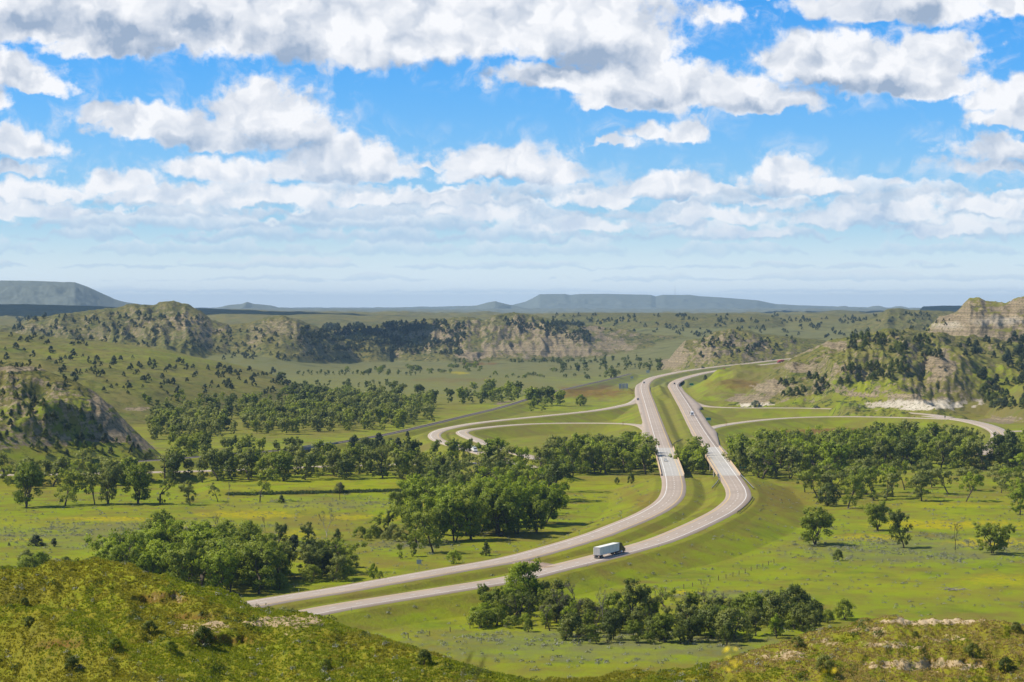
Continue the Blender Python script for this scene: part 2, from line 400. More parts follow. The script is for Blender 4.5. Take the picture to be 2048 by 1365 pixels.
# hills on the right
ridge('hill_east', [(1440, 815, 1955, 6, 20), (1482, 797, 1985, 25, 50), (1520, 771, 2025, 50, 90), (1561, 742, 2075, 75, 130), (1582, 724, 2105, 90, 150), (1603, 717, 2135, 100, 170), (1625, 705, 2165, 112, 180), (1646, 692, 2195, 125, 190),
      (1686, 683, 2235, 205, 210), (1712, 674, 2260, 219, 220), (1765, 666, 2290, 237, 230), (1817, 664, 2310, 244, 240), (1876, 671, 2330, 244, 240), (1960, 680, 2360, 237, 240), (2100, 690, 2400, 216, 240)], 1.4, 1.2, 0.2, 42, 0.6, seed=9)
ridge('hill_pyramid', [(1525, 817, 1898, 7, 15), (1570, 804, 1912, 21, 30), (1616, 790, 1930, 36, 50), (1686, 772, 1965, 62, 70), (1755, 759, 1998, 85, 90), (1807, 748, 2020, 99, 100), (1834, 732, 2038, 110, 110), (1858, 714, 2055, 121, 120), (1876, 700, 2068, 130, 120),
      (1893, 694, 2078, 137, 125), (1921, 696, 2082, 139, 125), (1945, 706, 2105, 135, 140), (1968, 716, 2135, 135, 150), (1992, 724, 2165, 130, 150)], 1.15, 1.0, 0.12, 30, 0.55, seed=10)
ridge('cliff_east', [(1850, 668, 2620, 60, 200), (1862, 654, 2630, 110, 200), (1880, 640, 2640, 180, 220), (1907, 634, 2650, 210, 250), (1921, 624, 2665, 240, 250), (1938, 609, 2680, 270, 250), (1959, 607, 2690, 280, 250), (1976, 612, 2700, 280, 250),
      (2007, 614, 2710, 280, 250), (2048, 607, 2720, 290, 250), (2300, 590, 2760, 300, 250), (2700, 580, 2800, 300, 250)], 1.9, 1.2, 0.12, 60, 1.0, seed=11)
ridge('hill_side', [(1890, 704, 2320, 450, 200), (2000, 700, 2320, 450, 200), (2200, 698, 2330, 450, 200)], 1.0, 1.0, 0.06, 60, 0.15, seed=33)
ridge('hill_side', [(1965, 838, 1870, 15, 30), (1995, 800, 1930, 70, 80), (2048, 765, 1990, 120, 130), (2150, 715, 2050, 180, 180), (2300, 690, 2120, 200, 200), (2700, 670, 2200, 250, 250)], 1.5, 1.3, 0.15, 40, 0.15, seed=14)
ridge('hill_far', [(1690, 655, 4600, 150, 300), (1717, 643, 4700, 300, 400), (1755, 631, 4780, 400, 400), (1775, 620, 4800, 450, 400), (1800, 618, 4800, 450, 400), (1824, 622, 4800, 450, 400), (1907, 625, 4900, 450, 400), (2048, 628, 5000, 450, 400)], 1.5, 1.3, 0.22, 80, 0.4, seed=15)
ridge('hill_far', [(1540, 640, 7400, 400, 600), (1600, 629, 7600, 700, 800), (1672, 621, 7700, 900, 900), (1720, 624, 7700, 800, 800), (1750, 633, 7600, 500, 600)], 1.5, 1.3, 0.15, 150, 0.3, seed=16)
# far tablelands
ridge('mesa_west', [(-900, 556, 11000, 1300, 2500), (-100, 561, 11000, 1300, 2500), (60, 562, 11000, 1300, 2500), (150, 565, 11000, 1250, 2500), (175, 574, 11000, 1000, 2200), (202, 586, 11000, 700, 1800), (228, 598, 11000, 450, 1200), (250, 604, 11000, 260, 800), (285, 608, 11000, 120, 400)],
      1.05, 1.5, 0.12, 260, 0.1, seed=17)
ridge('mesa_north', [(1025, 610, 17000, 500, 1500), (1050, 604, 17000, 900, 2500), (1065, 597, 17000, 1200, 3000), (1079, 589, 17000, 1400, 3000), (1130, 588, 17000, 1400, 3000), (1140, 590, 17000, 1400, 3000), (1160, 588, 17000, 1400, 3000), (1220, 588, 17000, 1400, 3000),
      (1302, 590, 17000, 1400, 3000), (1311, 593, 17000, 1300, 3000), (1326, 590, 17000, 1400, 3000), (1380, 590, 17000, 1400, 3000), (1402, 593, 17000, 1300, 3000), (1440, 595, 17000, 1200, 3000), (1478, 598, 17000, 1000, 2500), (1515, 601, 17000, 800, 2200), (1550, 608, 17000, 400, 1500),
      (1600, 611, 17000, 300, 1000)], 1.0, 1.5, 0.12, 380, 0.1, seed=18)
ridge('butte_west', [(462, 610, 14000, 120, 200), (484, 608, 14000, 260, 260), (495, 604, 14000, 420, 300), (507, 608, 14000, 260, 260), (540, 611, 14000, 120, 200)], 1.0, 1.2, 0.08, 200, 0, seed=19)
ridge('butte_centre', [(955, 611, 14000, 120, 200), (973, 606, 14000, 350, 300), (990, 602.5, 14000, 480, 300), (1004, 606, 14000, 350, 300), (1022, 610, 14000, 120, 200)], 1.0, 1.2, 0.08, 200, 0, seed=20)
for i, (bx, by) in enumerate([(1684, 612), (1752, 611.5), (1796, 612.5)]):
    ridge('butte_east', [(bx - 18, by + 4, 15500, 150, 200), (bx - 6, by + .6, 15500, 450, 300), (bx + 6, by, 15500, 450, 300), (bx + 22, by + 4.5, 15500, 150, 200)], 1.0, 1.2, 0.05, 200, 0, seed=21 + i)
ridge('mesa_east', [(1838, 621, 8800, 300, 600), (1846, 613, 8800, 700, 1200), (1880, 612, 8800, 800, 1500), (1922, 611.5, 8800, 800, 1500), (1990, 613, 8800, 700, 1500)], 1.0, 1.5, 0.1, 200, 0, seed=25)
ridge('plain_rise', [(-600, 606, 7600, 900, 1200), (0, 609, 7600, 900, 1200), (60, 609, 7600, 900, 1200), (130, 611.5, 7600, 850, 1200), (200, 613, 7600, 800, 1200), (240, 616, 7600, 600, 1200)], 1.4, 1.4, 0.06, 200, 0, seed=26)
ridge('plain_rise', [(380, 633, 6000, 300, 500), (450, 627, 6200, 600, 700), (560, 626, 6400, 650, 700), (660, 627, 6300, 650, 700), (720, 632, 6100, 400, 500)], 1.4, 1.4, 0.06, 160, 0.05, seed=27)

# ------------------------------------------------------------------ terrain grid: rows of equal distance, columns of equal bearing
ys = np.concatenate([
    np.linspace(3, 180, 50, endpoint=False),
    np.linspace(180, 268, 50, endpoint=False),
    np.linspace(268, 400, 300, endpoint=False),
    np.linspace(400, 560, 60, endpoint=False),
    np.exp(np.linspace(np.log(560), np.log(1150), 280, endpoint=False)),
    np.exp(np.linspace(np.log(1150), np.log(2420), 480, endpoint=False)),
    np.exp(np.linspace(np.log(2420), np.log(5400), 560, endpoint=False)),
    np.exp(np.linspace(np.log(5400), np.log(32000), 300))])
colpx = np.concatenate([np.linspace(-560, -40, 80, endpoint=False), np.linspace(-40, 2090, 930, endpoint=False), np.linspace(2090, 2620, 82)])
ts = (colpx - 1024) / F
NY, NX = len(ys), len(ts)
Y = np.repeat(ys[:, None], NX, 1)
X = ys[:, None] * ts[None, :]
T = np.repeat(ts[None, :], NY, 0)
PXg = T * F + 1024

# base surface
near = np.interp(ys, [0, 30, 100, 200, 262, 300, 340, 400, 470, 520], [91, 86, 68, 50, 39, 30, 20, 6, 0.5, 0])
Z = np.repeat(near[:, None], NX, 1)
ZN = Z.copy()
wx = fbm(X / 900, Y / 1400, 4, 40)
far_rise = sstep(4050, 6600, Y + 500 * wx) * 62 + sstep(6500, 12000, Y) * 12
left_terr = sstep(-250, -420, X + 60 * wx) * sstep(2900, 3300, Y) * 20 * (1 - sstep(4000, 6500, Y))
right_terr = sstep(120, 420, X + 0.04 * (Y - 2500)) * (sstep(2350, 2950, Y) * 17 + sstep(3000, 4700, Y) * 30) * (1 - sstep(4700, 6600, Y))
Z = Z + far_rise + left_terr + right_terr
amp = sstep(450, 700, Y) * 0.7 + sstep(1400, 2600, Y) * 1.2 + sstep(3900, 5500, Y) * 7
Z = Z + amp * fbm(X / 130, Y / 160, 3, 41) + sstep(3900, 6000, Y) * (15 * fbm(X / 900, Y / 700, 4, 42) + 15 * ridged(X / 300, Y / 240, 5, 43) * sstep(4150, 5400, Y) - 6 * sstep(4150, 5400, Y))
# low creek bank in the left meadow
def bank(y_of_x, drop, x0, x1, soft=3.0):
    dd = CAMZ / ((y_of_x(PXg) - HORY) / F)
    m = sstep(x0, x0 + 60, PXg) * (1 - sstep(x1 - 60, x1, PXg))
    return drop * sstep(-soft, soft, Y - dd) * (1 - sstep(dd + 90, dd + 160, Y)) * m
Z = Z + bank(lambda x: 992 - (x - 450) * 0.022, 2.4, 380, 850)
BASE = Z.copy()
RID = np.full(Z.shape, -1, dtype=np.int16)
ROCK = np.zeros(Z.shape, dtype=np.float32)
RELH = np.zeros(Z.shape, dtype=np.float32)

for ri, rd in enumerate(RIDGES):
    P = np.array([(*at_d(a, b, c), wf, wb) for a, b, c, wf, wb in rd['pts']])
    mw = max(P[:, 3].max(), P[:, 4].max()) * 1.25
    r0, r1 = np.searchsorted(ys, [P[:, 1].min() - mw, P[:, 1].max() + mw])
    sub = (slice(r0, r1), slice(None))
    xs, yy = X[sub], Y[sub]
    best = np.full(xs.shape, 1e18); zc = np.zeros(xs.shape); wf = np.ones(xs.shape); wb = np.ones(xs.shape); ss = np.zeros(xs.shape); sg = np.ones(xs.shape)
    acc = 0.0
    for i in range(len(P) - 1):
        a, b = P[i], P[i + 1]
        dx, dy = b[0] - a[0], b[1] - a[1]
        L2 = dx * dx + dy * dy; L = math.sqrt(L2)
        t = np.clip(((xs - a[0]) * dx + (yy - a[1]) * dy) / L2, 0, 1)
        qx = a[0] + t * dx; qy = a[1] + t * dy
        d2 = (xs - qx) ** 2 + (yy - qy) ** 2
        m = d2 < best
        best[m] = d2[m]; zc[m] = (a[2] + t * (b[2] - a[2]))[m]; wf[m] = (a[3] + t * (b[3] - a[3]))[m]; wb[m] = (a[4] + t * (b[4] - a[4]))[m]
        ss[m] = (acc + t * L)[m]; sg[m] = (yy - qy)[m]
        acc += L
    ppx = np.array([q[0] for q in rd['pts']], float)
    if rd['name'] in ('knoll_west', 'knoll_east', 'bluff_west', 'hill_east', 'hill_pyramid', 'spur_north', 'cliff_east', 'hill_side', 'slope_west', 'ridge_west', 'ridge_centre', 'ridge_east_far', 'hill_far', 'mesa_west', 'mesa_north', 'mesa_east', 'plain_rise') and np.all(np.diff(ppx) > 0):        # crest height and slope width follow the bearing, so the surface has no tears
        bx = PXg[sub]
        zc = np.interp(bx, ppx, P[:, 2]); wf = np.interp(bx, ppx, P[:, 3]); wb = np.interp(bx, ppx, P[:, 4])
        ss = bx / F * P[:, 1].mean()
    d = np.sqrt(best)
    side = sstep(-0.15, 0.15, sg / (d + 1e-3) * np.minimum(1, d / 5))
    w = wf * (1 - side) + wb * side
    lam = rd['lam']
    w = w * (1 + 0.22 * fbm(xs / (lam * 3), yy / (lam * 3), 3, rd['seed'] + 60))
    tt = d / w
    inside = tt < 1
    base = BASE[sub]
    tc_ = np.clip(tt, 0, 1)
    prof = (1 - tc_ ** rd['a']) ** rd['b']
    h = np.maximum(zc - base, 0)
    # gullies that run down the slope
    wob = fbm(xs / lam, yy / lam, 3, rd['seed'] + 70)
    g = ridged(ss / lam + 0.35 * wob, tc_ * 1.1 + 3, 3, rd['seed'] + 80)
    g2 = ridged(ss / (lam * .33) + 0.4 * wob, tc_ * 2.2 + 7, 2, rd['seed'] + 85)
    mg = np.clip(4 * tc_ * (1 - tc_), 0, 1) ** 0.8
    z = base + h * prof + h * rd['gully'] * mg * (0.75 * (g - 0.35) + 0.3 * (g2 - .35))
    if ri > 3:
        z = z + h * mg * (0.21 * ridged(xs / (lam * 2.2), yy / (lam * 2.2), 4, rd['seed'] + 95) + 0.05 * fbm(xs / (lam * .8), yy / (lam * .8), 3, rd['seed'] + 97))
    z = z + np.minimum(h, 40) * 0.035 * fbm(xs / (lam * .25), yy / (lam * .25), 3, rd['seed'] + 90) * sstep(1.0, .9, tc_)
    # strata: slight terracing where rock is exposed
    if rd['rock'] > 0.3:
        st = 4.0 if ri > 3 else 1.5
        ph = (z + 1.2 * wob) / st
        fr = ph - np.floor(ph)
        z = z + (sstep(0.25, 0.75, fr) - fr) * st * 0.22 * rd['rock'] * mg * (h > 4)
    zz = Z[sub]
    up = inside & (z > zz)
    zz[up] = z[up]
    Z[sub] = zz
    RR = RID[sub]; RR[up & (h * prof > 0.8)] = ri; RID[sub] = RR
    rk = ROCK[sub]; rk[up] = (rd['rock'] * (0.5 + 0.5 * mg))[up]; ROCK[sub] = rk
    rh = RELH[sub]; rh[up] = prof[up]; RELH[sub] = rh

# foreground relief: hummocks and small slumps
fgm = (1 - sstep(380, 430, Y)) * sstep(150, 262, Y)
Z = Z + fgm * (1.0 * fbm(X / 22, Y / 22, 2, 49) + 1.0 * fbm(X / 12, Y / 12, 4, 50) + 0.45 * ridged(X / 5, Y / 5, 3, 51) + 0.10 * perlin(X / .9, Y / .9, 52))
Z = np.where(Y < 262, np.minimum(Z, CAMZ - 0.190 * Y - 1.5), Z)

# small slumps on the left foreground hill: the turf has dropped and left a bare scarp; its overhang shade is put into the soil colour
SOIL_SHADE = np.zeros(Z.shape, np.float32)
_px, _py = project(X, Y, Z)
for cx, cy, rx, ry, dp in [(325, 1198, 75, 12, 1.1), (385, 1232, 60, 8, .7), (120, 1292, 55, 12, .6), (450, 1283, 70, 11, .8), (1900, 1330, 90, 12, .7)]:
    wv = 5 * perlin(_px / 17, _py * 0 + cx)
    u_ = (_px - cx) / rx; top = cy - ry * (1 - u_ ** 2) + wv
    m_ = (np.abs(u_) < 1) & (Y < 400)
    dn = np.where(m_, sstep(top - 1.5, top + 3, _py) * sstep(cy + ry * 3.2, cy, _py) * (1 - u_ ** 2), 0)
    Z = Z - dp * dn
    SOIL_SHADE = np.maximum(SOIL_SHADE, np.where(m_, sstep(top - 3, top, _py) * sstep(top + 9, top + 4, _py) * (1 - u_ ** 4), 0).astype(np.float32))
# flatten the ground along roads and the railway
ROADD = np.full(Z.shape, 999.0, dtype=np.float32)
for path, hw in for_flatten:
    br = is_bridge(path)
    n = len(path)
    step = 3
    for i in range(0, n - 1, step):
        j = min(n - 1, i + step)
        a, b = path[i], path[j]
        bri = br[i] and br[j]
        M = 45
        r0, r1 = np.searchsorted(ys, [min(a[1], b[1]) - M, max(a[1], b[1]) + M])
        if r1 <= r0:
            continue
        tt_ = [(min(a[0], b[0]) - M), (max(a[0], b[0]) + M)]
        yA, yB = ys[r0], ys[min(r1, NY - 1)]
        c0 = np.searchsorted(ts, min(tt_[0] / yA, tt_[0] / yB)); c1 = np.searchsorted(ts, max(tt_[1] / yA, tt_[1] / yB))
        if c1 <= c0:
            continue
        sub = (slice(r0, r1), slice(c0, c1))
        xs, yy = X[sub], Y[sub]
        dx, dy = b[0] - a[0], b[1] - a[1]
        L2 = dx * dx + dy * dy
        t = np.clip(((xs - a[0]) * dx + (yy - a[1]) * dy) / L2, 0, 1)
        d = np.sqrt((xs - a[0] - t * dx) ** 2 + (yy - a[1] - t * dy) ** 2)
        zr = a[2] + t * (b[2] - a[2])
        ROADD[sub] = np.minimum(ROADD[sub], d - hw)
        dd = np.maximum(d - hw - 3.2, 0)
        zz = Z[sub]
        if bri:
            Z[sub] = np.minimum(zz, zr - 3.0 + np.maximum(dd - 4, 0) * .5)
            continue
        lim = 0.30 * dd + 0.0007 * dd * dd
        dep = np.where(dd > 0, 0.45 * np.minimum(dd / 4, 1), 0)
        wgt = sstep(M - 2, M - 24, d)
        Z[sub] = zz + (np.clip(zz, zr - 0.32 - dep - lim, zr - 0.32 + lim * 1.6) - zz) * wgt
# river bed under the bridges
def hgrid(x, y):
    """terrain height at world points"""
    x = np.atleast_1d(np.asarray(x, float)); y = np.atleast_1d(np.asarray(y, float))
    r = np.clip(np.interp(y, ys, np.arange(NY)), 0, NY - 1.001); c = np.clip(np.interp(x / np.maximum(y, 1), ts, np.arange(NX)), 0, NX - 1.001)
    r0 = r.astype(int); c0 = c.astype(int); fr = r - r0; fc = c - c0
    return (Z[r0, c0] * (1 - fr) * (1 - fc) + Z[r0 + 1, c0] * fr * (1 - fc) + Z[r0, c0 + 1] * (1 - fr) * fc + Z[r0 + 1, c0 + 1] * fr * fc)
def gridval(A, x, y):
    r = np.clip(np.interp(y, ys, np.arange(NY)), 0, NY - 1).astype(int); c = np.clip(np.interp(np.asarray(x) / y, ts, np.arange(NX)), 0, NX - 1).astype(int)
    return A[r, c]
def hit(px, py, dmin=255):
    """first point of the ground that the sight line through a photo pixel meets"""
    a, b = ray(px, py)
    c = np.interp(a, ts, np.arange(NX)); c0 = int(np.clip(c, 0, NX - 2)); fc = c - c0
    col = Z[:, c0] * (1 - fc) + Z[:, c0 + 1] * fc
    below = (CAMZ + b * ys) - col
    i0 = np.searchsorted(ys, dmin)
    k = np.nonzero(below[i0:] <= 0)[0]
    if len(k) == 0:
        return None
    k = k[0] + i0
    if k == 0:
        D = ys[0]
    else:
        f0, f1 = below[k - 1], below[k]
        D = ys[k - 1] + (ys[k] - ys[k - 1]) * (f0 / (f0 - f1) if f0 != f1 else 1)
    return (a * D, D, float(hgrid(a * D, D)[0]))
# ------------------------------------------------------------------ object helpers
def tag(o, label=None, cat=None, group=None, kind=None):
    if label: o['label'] = label
    if cat: o['category'] = cat
    if group: o['group'] = group
    if kind: o['kind'] = kind
    return o
def empty(name, loc, rz=0.0, label=None, cat=None, group=None):
    o = bpy.data.objects.new(name, None)
    o.empty_display_size = 0.5
    COL.objects.link(o)
    o.location = loc; o.rotation_euler = (0, 0, rz)
    return tag(o, label, cat, group)
def link(name, me, parent=None, mats=()):
    o = bpy.data.objects.new(name, me)
    COL.objects.link(o)
    for m in mats:
        if m.name not in [x.name for x in me.materials if x]:
            me.materials.append(m)
    if parent: o.parent = parent
    return o
def np_mesh(name, verts, faces, smooth=True):
    """faces: (n,4) or (n,3) int array"""
    me = bpy.data.meshes.new(name)
    verts = np.asarray(verts, np.float32); faces = np.asarray(faces, np.int32)
    n, k = faces.shape
    me.vertices.add(len(verts)); me.vertices.foreach_set('co', verts.ravel())
    me.loops.add(n * k); me.loops.foreach_set('vertex_index', faces.ravel())
    me.polygons.add(n); me.polygons.foreach_set('loop_start', np.arange(n, dtype=np.int32) * k)
    try:
        me.polygons.foreach_set('loop_total', np.full(n, k, np.int32))
    except Exception:
        pass
    me.polygons.foreach_set('use_smooth', np.full(n, smooth))
    me.update(calc_edges=True)
    return me
class MB:
    """collects shapes into one mesh"""
    def __init__(s):
        s.v = []; s.f = []; s.mi = []
    def add(s, vs, fs, mi=0):
        o = len(s.v)
        s.v += [tuple(v) for v in vs]
        s.f += [tuple(i + o for i in f) for f in fs]
        s.mi += [mi] * len(fs)
        return s
    def box(s, x0, x1, y0, y1, z0, z1, mi=0, bev=0.0, taper=(0, 0)):
        tx, ty = taper
        if bev <= 0:
            v = [(x0, y0, z0), (x1, y0, z0), (x1, y1, z0), (x0, y1, z0), (x0 + tx, y0 + ty, z1), (x1 - tx, y0 + ty, z1), (x1 - tx, y1 - ty, z1), (x0 + tx, y1 - ty, z1)]
            return s.add(v, [(0, 3, 2, 1), (4, 5, 6, 7), (0, 1, 5, 4), (1, 2, 6, 5), (2, 3, 7, 6), (3, 0, 4, 7)], mi)
        b = bev
        rings = [(z0, b), (z0 + b, 0), (z1 - b, 0), (z1, b)]
        v = []
        for z, i in rings:
            fr = (z - z0) / (z1 - z0); ax = tx * fr; ay = ty * fr
            X0, X1, Y0, Y1 = x0 + i + ax, x1 - i - ax, y0 + i + ay, y1 - i - ay
            c = b
            v += [(X0 + c, Y0, z), (X1 - c, Y0, z), (X1, Y0 + c, z), (X1, Y1 - c, z), (X1 - c, Y1, z), (X0 + c, Y1, z), (X0, Y1 - c, z), (X0, Y0 + c, z)]
        f = [tuple(range(7, -1, -1)), tuple(range(24, 32))]
        for r in range(3):
            for k in range(8):
                f.append((r * 8 + k, r * 8 + (k + 1) % 8, (r + 1) * 8 + (k + 1) % 8, (r + 1) * 8 + k))
        return s.add(v, f, mi)
    def cyl(s, p0, p1, r0, r1=None, n=10, mi=0, caps=True):
        r1 = r0 if r1 is None else r1
        p0 = Vector(p0); p1 = Vector(p1); ax = (p1 - p0).normalized()
        u = ax.orthogonal().normalized(); w = ax.cross(u)
        v = []
        for p, r in ((p0, r0), (p1, r1)):
            for k in range(n):
                a = 2 * math.pi * k / n
                v.append(p + (u * math.cos(a) + w * math.sin(a)) * r)
        f = [(k, (k + 1) % n, n + (k + 1) % n, n + k) for k in range(n)]
        if caps:
            f += [tuple(range(n - 1, -1, -1)), tuple(range(n, 2 * n))]
        return s.add(v, f, mi)
    def prism(s, prof, y0, y1, mi=0, axis='y'):
        """side outline prof [(a, z)] extruded between y0 and y1"""
        n = len(prof)
        if axis == 'y':
            v = [(a, y0, z) for a, z in prof] + [(a, y1, z) for a, z in prof]
        else:
            v = [(y0, a, z) for a, z in prof] + [(y1, a, z) for a, z in prof]
        f = [tuple(range(n - 1, -1, -1)), tuple(range(n, 2 * n))] + [(k, (k + 1) % n, n + (k + 1) % n, n + k) for k in range(n)]
        return s.add(v, f, mi)
    def mesh(s, name, mats=(), smooth=False):
        me = bpy.data.meshes.new(name)
        me.from_pydata(s.v, [], s.f)
        for m in mats: me.materials.append(m)
        me.polygons.foreach_set('material_index', s.mi)
        me.polygons.foreach_set('use_smooth', [smooth] * len(s.f))
        me.update()
        return me
    def build(s, name, mats, parent=None, smooth=False):
        mats = mats if isinstance(mats, (list, tuple)) else [mats]
        return link(name, s.mesh(name, mats, smooth), parent)

# ------------------------------------------------------------------ materials
def new_mat(name):
    m = bpy.data.materials.new(name); m.use_nodes = True
    t = NT(m.node_tree); t.n.clear()
    out = t.node('ShaderNodeOutputMaterial')
    return m, t, out
def principled(t, out, col, rough=0.8, spec=0.2, metal=0.0, normal=None, **kw):
    p = t.node('ShaderNodeBsdfPrincipled')
    t.put(p.inputs['Base Color'], col); t.put(p.inputs['Roughness'], rough)
    p.inputs['Specular IOR Level'].default_value = spec
    t.put(p.inputs['Metallic'], metal)
    if normal is not None: t.l.new(normal, p.inputs['Normal'])
    for k, v in kw.items(): t.put(p.inputs[k.replace('_', ' ')], v)
    t.l.new(p.outputs[0], out.inputs[0])
    return p
_mats = {}
def paint(name, col, rough=0.6, spec=0.3, metal=0.0, var=0.15, scale=0.8, **kw):
    """plain material with some dirt and fading"""
    if name in _mats: return _mats[name]
    m, t, out = new_mat(name)
    tc = t.node('ShaderNodeTexCoord')
    n = t.noise(tc.outputs['Object'], scale, 4, 0.6)
    c = t.mix(t.ramp(n, 0.3, 0.75), col, tuple(min(1, v * (1 - var)) for v in col))
    principled(t, out, c, rough, spec, metal, **kw)
    _mats[name] = m
    return m

def bump(t, h, strength, dist):
    b = t.node('ShaderNodeBump')
    b.inputs['Strength'].default_value = strength; b.inputs['Distance'].default_value = dist
    t.l.new(h, b.inputs['Height'])
    return b.outputs[0]

GRASS_BRIGHT = (0.150, 0.205, 0.010)
def terrain_mat():
    m, t, out = new_mat('prairie_ground')
    geo = t.node('ShaderNodeNewGeometry')
    P = geo.outputs['Position']
    A = t.node('ShaderNodeSeparateColor'); t.l.new(t.attr('maskA', 'Color'), A.inputs[0])
    B = t.node('ShaderNodeSeparateColor'); t.l.new(t.attr('maskB', 'Color'), B.inputs[0])
    rock, lush, dry = A.outputs; yel, rust, fg = B.outputs
    C = t.node('ShaderNodeSeparateColor'); t.l.new(t.attr('maskC', 'Color'), C.inputs[0])
    sage, scrub, band = C.outputs
    nL = t.noise(P, 0.012, 5, 0.6)
    nM = t.noise(P, 0.06, 5, 0.6)
    nS = t.noise(P, 0.45, 4, 0.65)
    nT = t.noise(P, 2.2, 3, 0.7)
    yy_ = t.node('ShaderNodeSeparateXYZ'); t.l.new(P, yy_.inputs[0])
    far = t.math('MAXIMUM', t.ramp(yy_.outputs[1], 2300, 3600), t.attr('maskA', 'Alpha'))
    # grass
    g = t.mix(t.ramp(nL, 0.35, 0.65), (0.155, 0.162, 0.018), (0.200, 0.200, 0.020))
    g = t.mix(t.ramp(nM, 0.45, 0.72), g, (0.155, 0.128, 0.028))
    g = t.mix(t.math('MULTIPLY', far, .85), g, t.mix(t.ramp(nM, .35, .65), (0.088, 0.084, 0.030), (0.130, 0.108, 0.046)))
    g = t.mix(t.math('MULTIPLY', lush, t.ramp(nM, 0.70, 0.36)), g, (0.190, 0.250, 0.006))
    g = t.mix(t.math('MULTIPLY', lush, t.ramp(nL, 0.45, 0.70, 0, .75)), g, (0.245, 0.255, 0.008))
    g = t.mix(t.ramp(t.noise(P, 0.035, 5, .65), 0.52, 0.66, 0, .55), g, (0.080, 0.118, 0.012))
    g = t.mix(t.math('MULTIPLY', dry, t.ramp(nS, 0.25, 0.6, .4, 1)), g, (0.175, 0.140, 0.030))
    g = t.mix(t.math('MULTIPLY', sage, t.ramp(nM, 0.30, 0.62, .25, .9)), g, (0.142, 0.150, 0.062))
    g = t.mix(t.math('MULTIPLY', fg, t.ramp(nS, 0.35, 0.62)), g, (0.200, 0.180, 0.018))
    g = t.mix(t.math('MULTIPLY', yel, t.ramp(nS, 0.38, 0.55)), g, (0.36, 0.30, 0.004))
    g = t.mix(t.math('MULTIPLY', rust, t.ramp(nS, 0.25, 0.65, .5, 1)), g, (0.150, 0.070, 0.026))
    # dark low brush in patches
    g = t.mix(t.math('MULTIPLY', scrub, t.ramp(t.noise(P, 0.16, 4, .7), 0.50, 0.60)), g, (0.030, 0.045, 0.016))
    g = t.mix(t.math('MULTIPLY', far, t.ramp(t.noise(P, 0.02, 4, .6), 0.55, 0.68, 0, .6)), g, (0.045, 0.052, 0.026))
    g = t.mix(t.math('MULTIPLY', t.ramp(nT, 0.55, 0.75, 0, .35), t.math('ADD', fg, 0.3, clamp=True)), g, (0.045, 0.052, 0.014))
    # rock with thin, slightly wavy beds
    sp = t.node('ShaderNodeSeparateXYZ'); t.l.new(P, sp.inputs[0])
    zz = t.math('MULTIPLY_ADD', nM, 3.0, sp.outputs[2])
    cz = t.node('ShaderNodeCombineXYZ'); t.put(cz.inputs[2], zz)
    st = t.noise(cz.outputs[0], 0.42, 4, 0.7)
    r = t.mix(t.ramp(st, 0.40, 0.60), (0.175, 0.138, 0.092), (0.310, 0.245, 0.155))
    r = t.mix(t.ramp(st, 0.60, 0.72), r, (0.47, 0.39, 0.27))
    r = t.mix(t.ramp(nS, 0.42, 0.72), r, (0.150, 0.120, 0.080))
    r = t.mix(t.math('MULTIPLY', band, t.ramp(nM, 0.3, 0.6, .6, 1)), r, (0.52, 0.47, 0.38))
    r = t.mix(t.math('MULTIPLY', fg, 0.8), r, (0.43, 0.325, 0.19))
    r = t.mix(t.math('MULTIPLY', t.ramp(nS, 0.52, 0.64), 0.9), r, (0.10, 0.095, 0.035))
    # rough border between grass and rock
    edge = t.math('ADD', rock, t.math('MULTIPLY', t.math('SUBTRACT', t.noise(P, 0.22, 5, 0.7), 0.5), 1.5))
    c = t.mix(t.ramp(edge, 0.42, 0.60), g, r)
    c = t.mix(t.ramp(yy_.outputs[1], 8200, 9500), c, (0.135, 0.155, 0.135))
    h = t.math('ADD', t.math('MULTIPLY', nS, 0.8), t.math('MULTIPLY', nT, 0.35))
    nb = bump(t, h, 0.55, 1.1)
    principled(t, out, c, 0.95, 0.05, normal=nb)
    return m

# ------------------------------------------------------------------ terrain masks
PX, PY = project(X, Y, Z)
gy = np.gradient(Z, axis=0) / np.gradient(Y, axis=0)
gx = np.gradient(Z, axis=1) / np.gradient(X, axis=1)
slope = np.sqrt(gx ** 2 + (gy - gx * T) ** 2)
def ell(cx, cy, rx, ry, d0=0, d1=1e9, soft=0.6, n=0.35):
    r = np.sqrt(((PX - cx) / rx) ** 2 + ((PY - cy) / ry) ** 2)
    return sstep(1.25, .45, r + .85 * NP1) * sstep(-.75, .1, NP2 + .25) * ((Y > d0) & (Y < d1))
NP1 = (fbm(PX / 26, PY / 9, 4, 110, .6)).astype(np.float32); NP2 = fbm(PX / 9, PY / 4, 4, 111, .6).astype(np.float32)
NZ1 = (fbm(X / 38, Y / 38, 4, 100) + 0.6 * fbm(X / 9, Y / 9, 3, 101) * (Y < 3000)).astype(np.float32)
NZ2 = fbm(X / 160, Y / 220, 4, 102).astype(np.float32)
rock = np.clip(ROCK * (sstep(0.16, 0.62, slope) * 0.85 + 0.30 * NZ1 + 0.35 * NZ2), 0, 1).astype(np.float32)
fg = (1 - sstep(400, 450, Y)).astype(np.float32)
rock = np.where(fg > 0.5, rock * 0.35, rock)
valley = (RID < 0)
lush = (sstep(1750, 1300, Y + 150 * NZ2) * valley * 0.85).astype(np.float32)
lush = np.maximum(lush, (sstep(75, 25, ROADD + 18 * NZ1) * 0.85 * (Y < 3100)).astype(np.float32))
lush = np.maximum(lush, fg * 0.35)
sage = np.clip(sstep(2000, 2500, Y) * (1 - sstep(4200, 5200, Y)) * (RID < 0) * (0.75 + 0.8 * NZ1) + .25 * (Y > 1200), 0, 1)
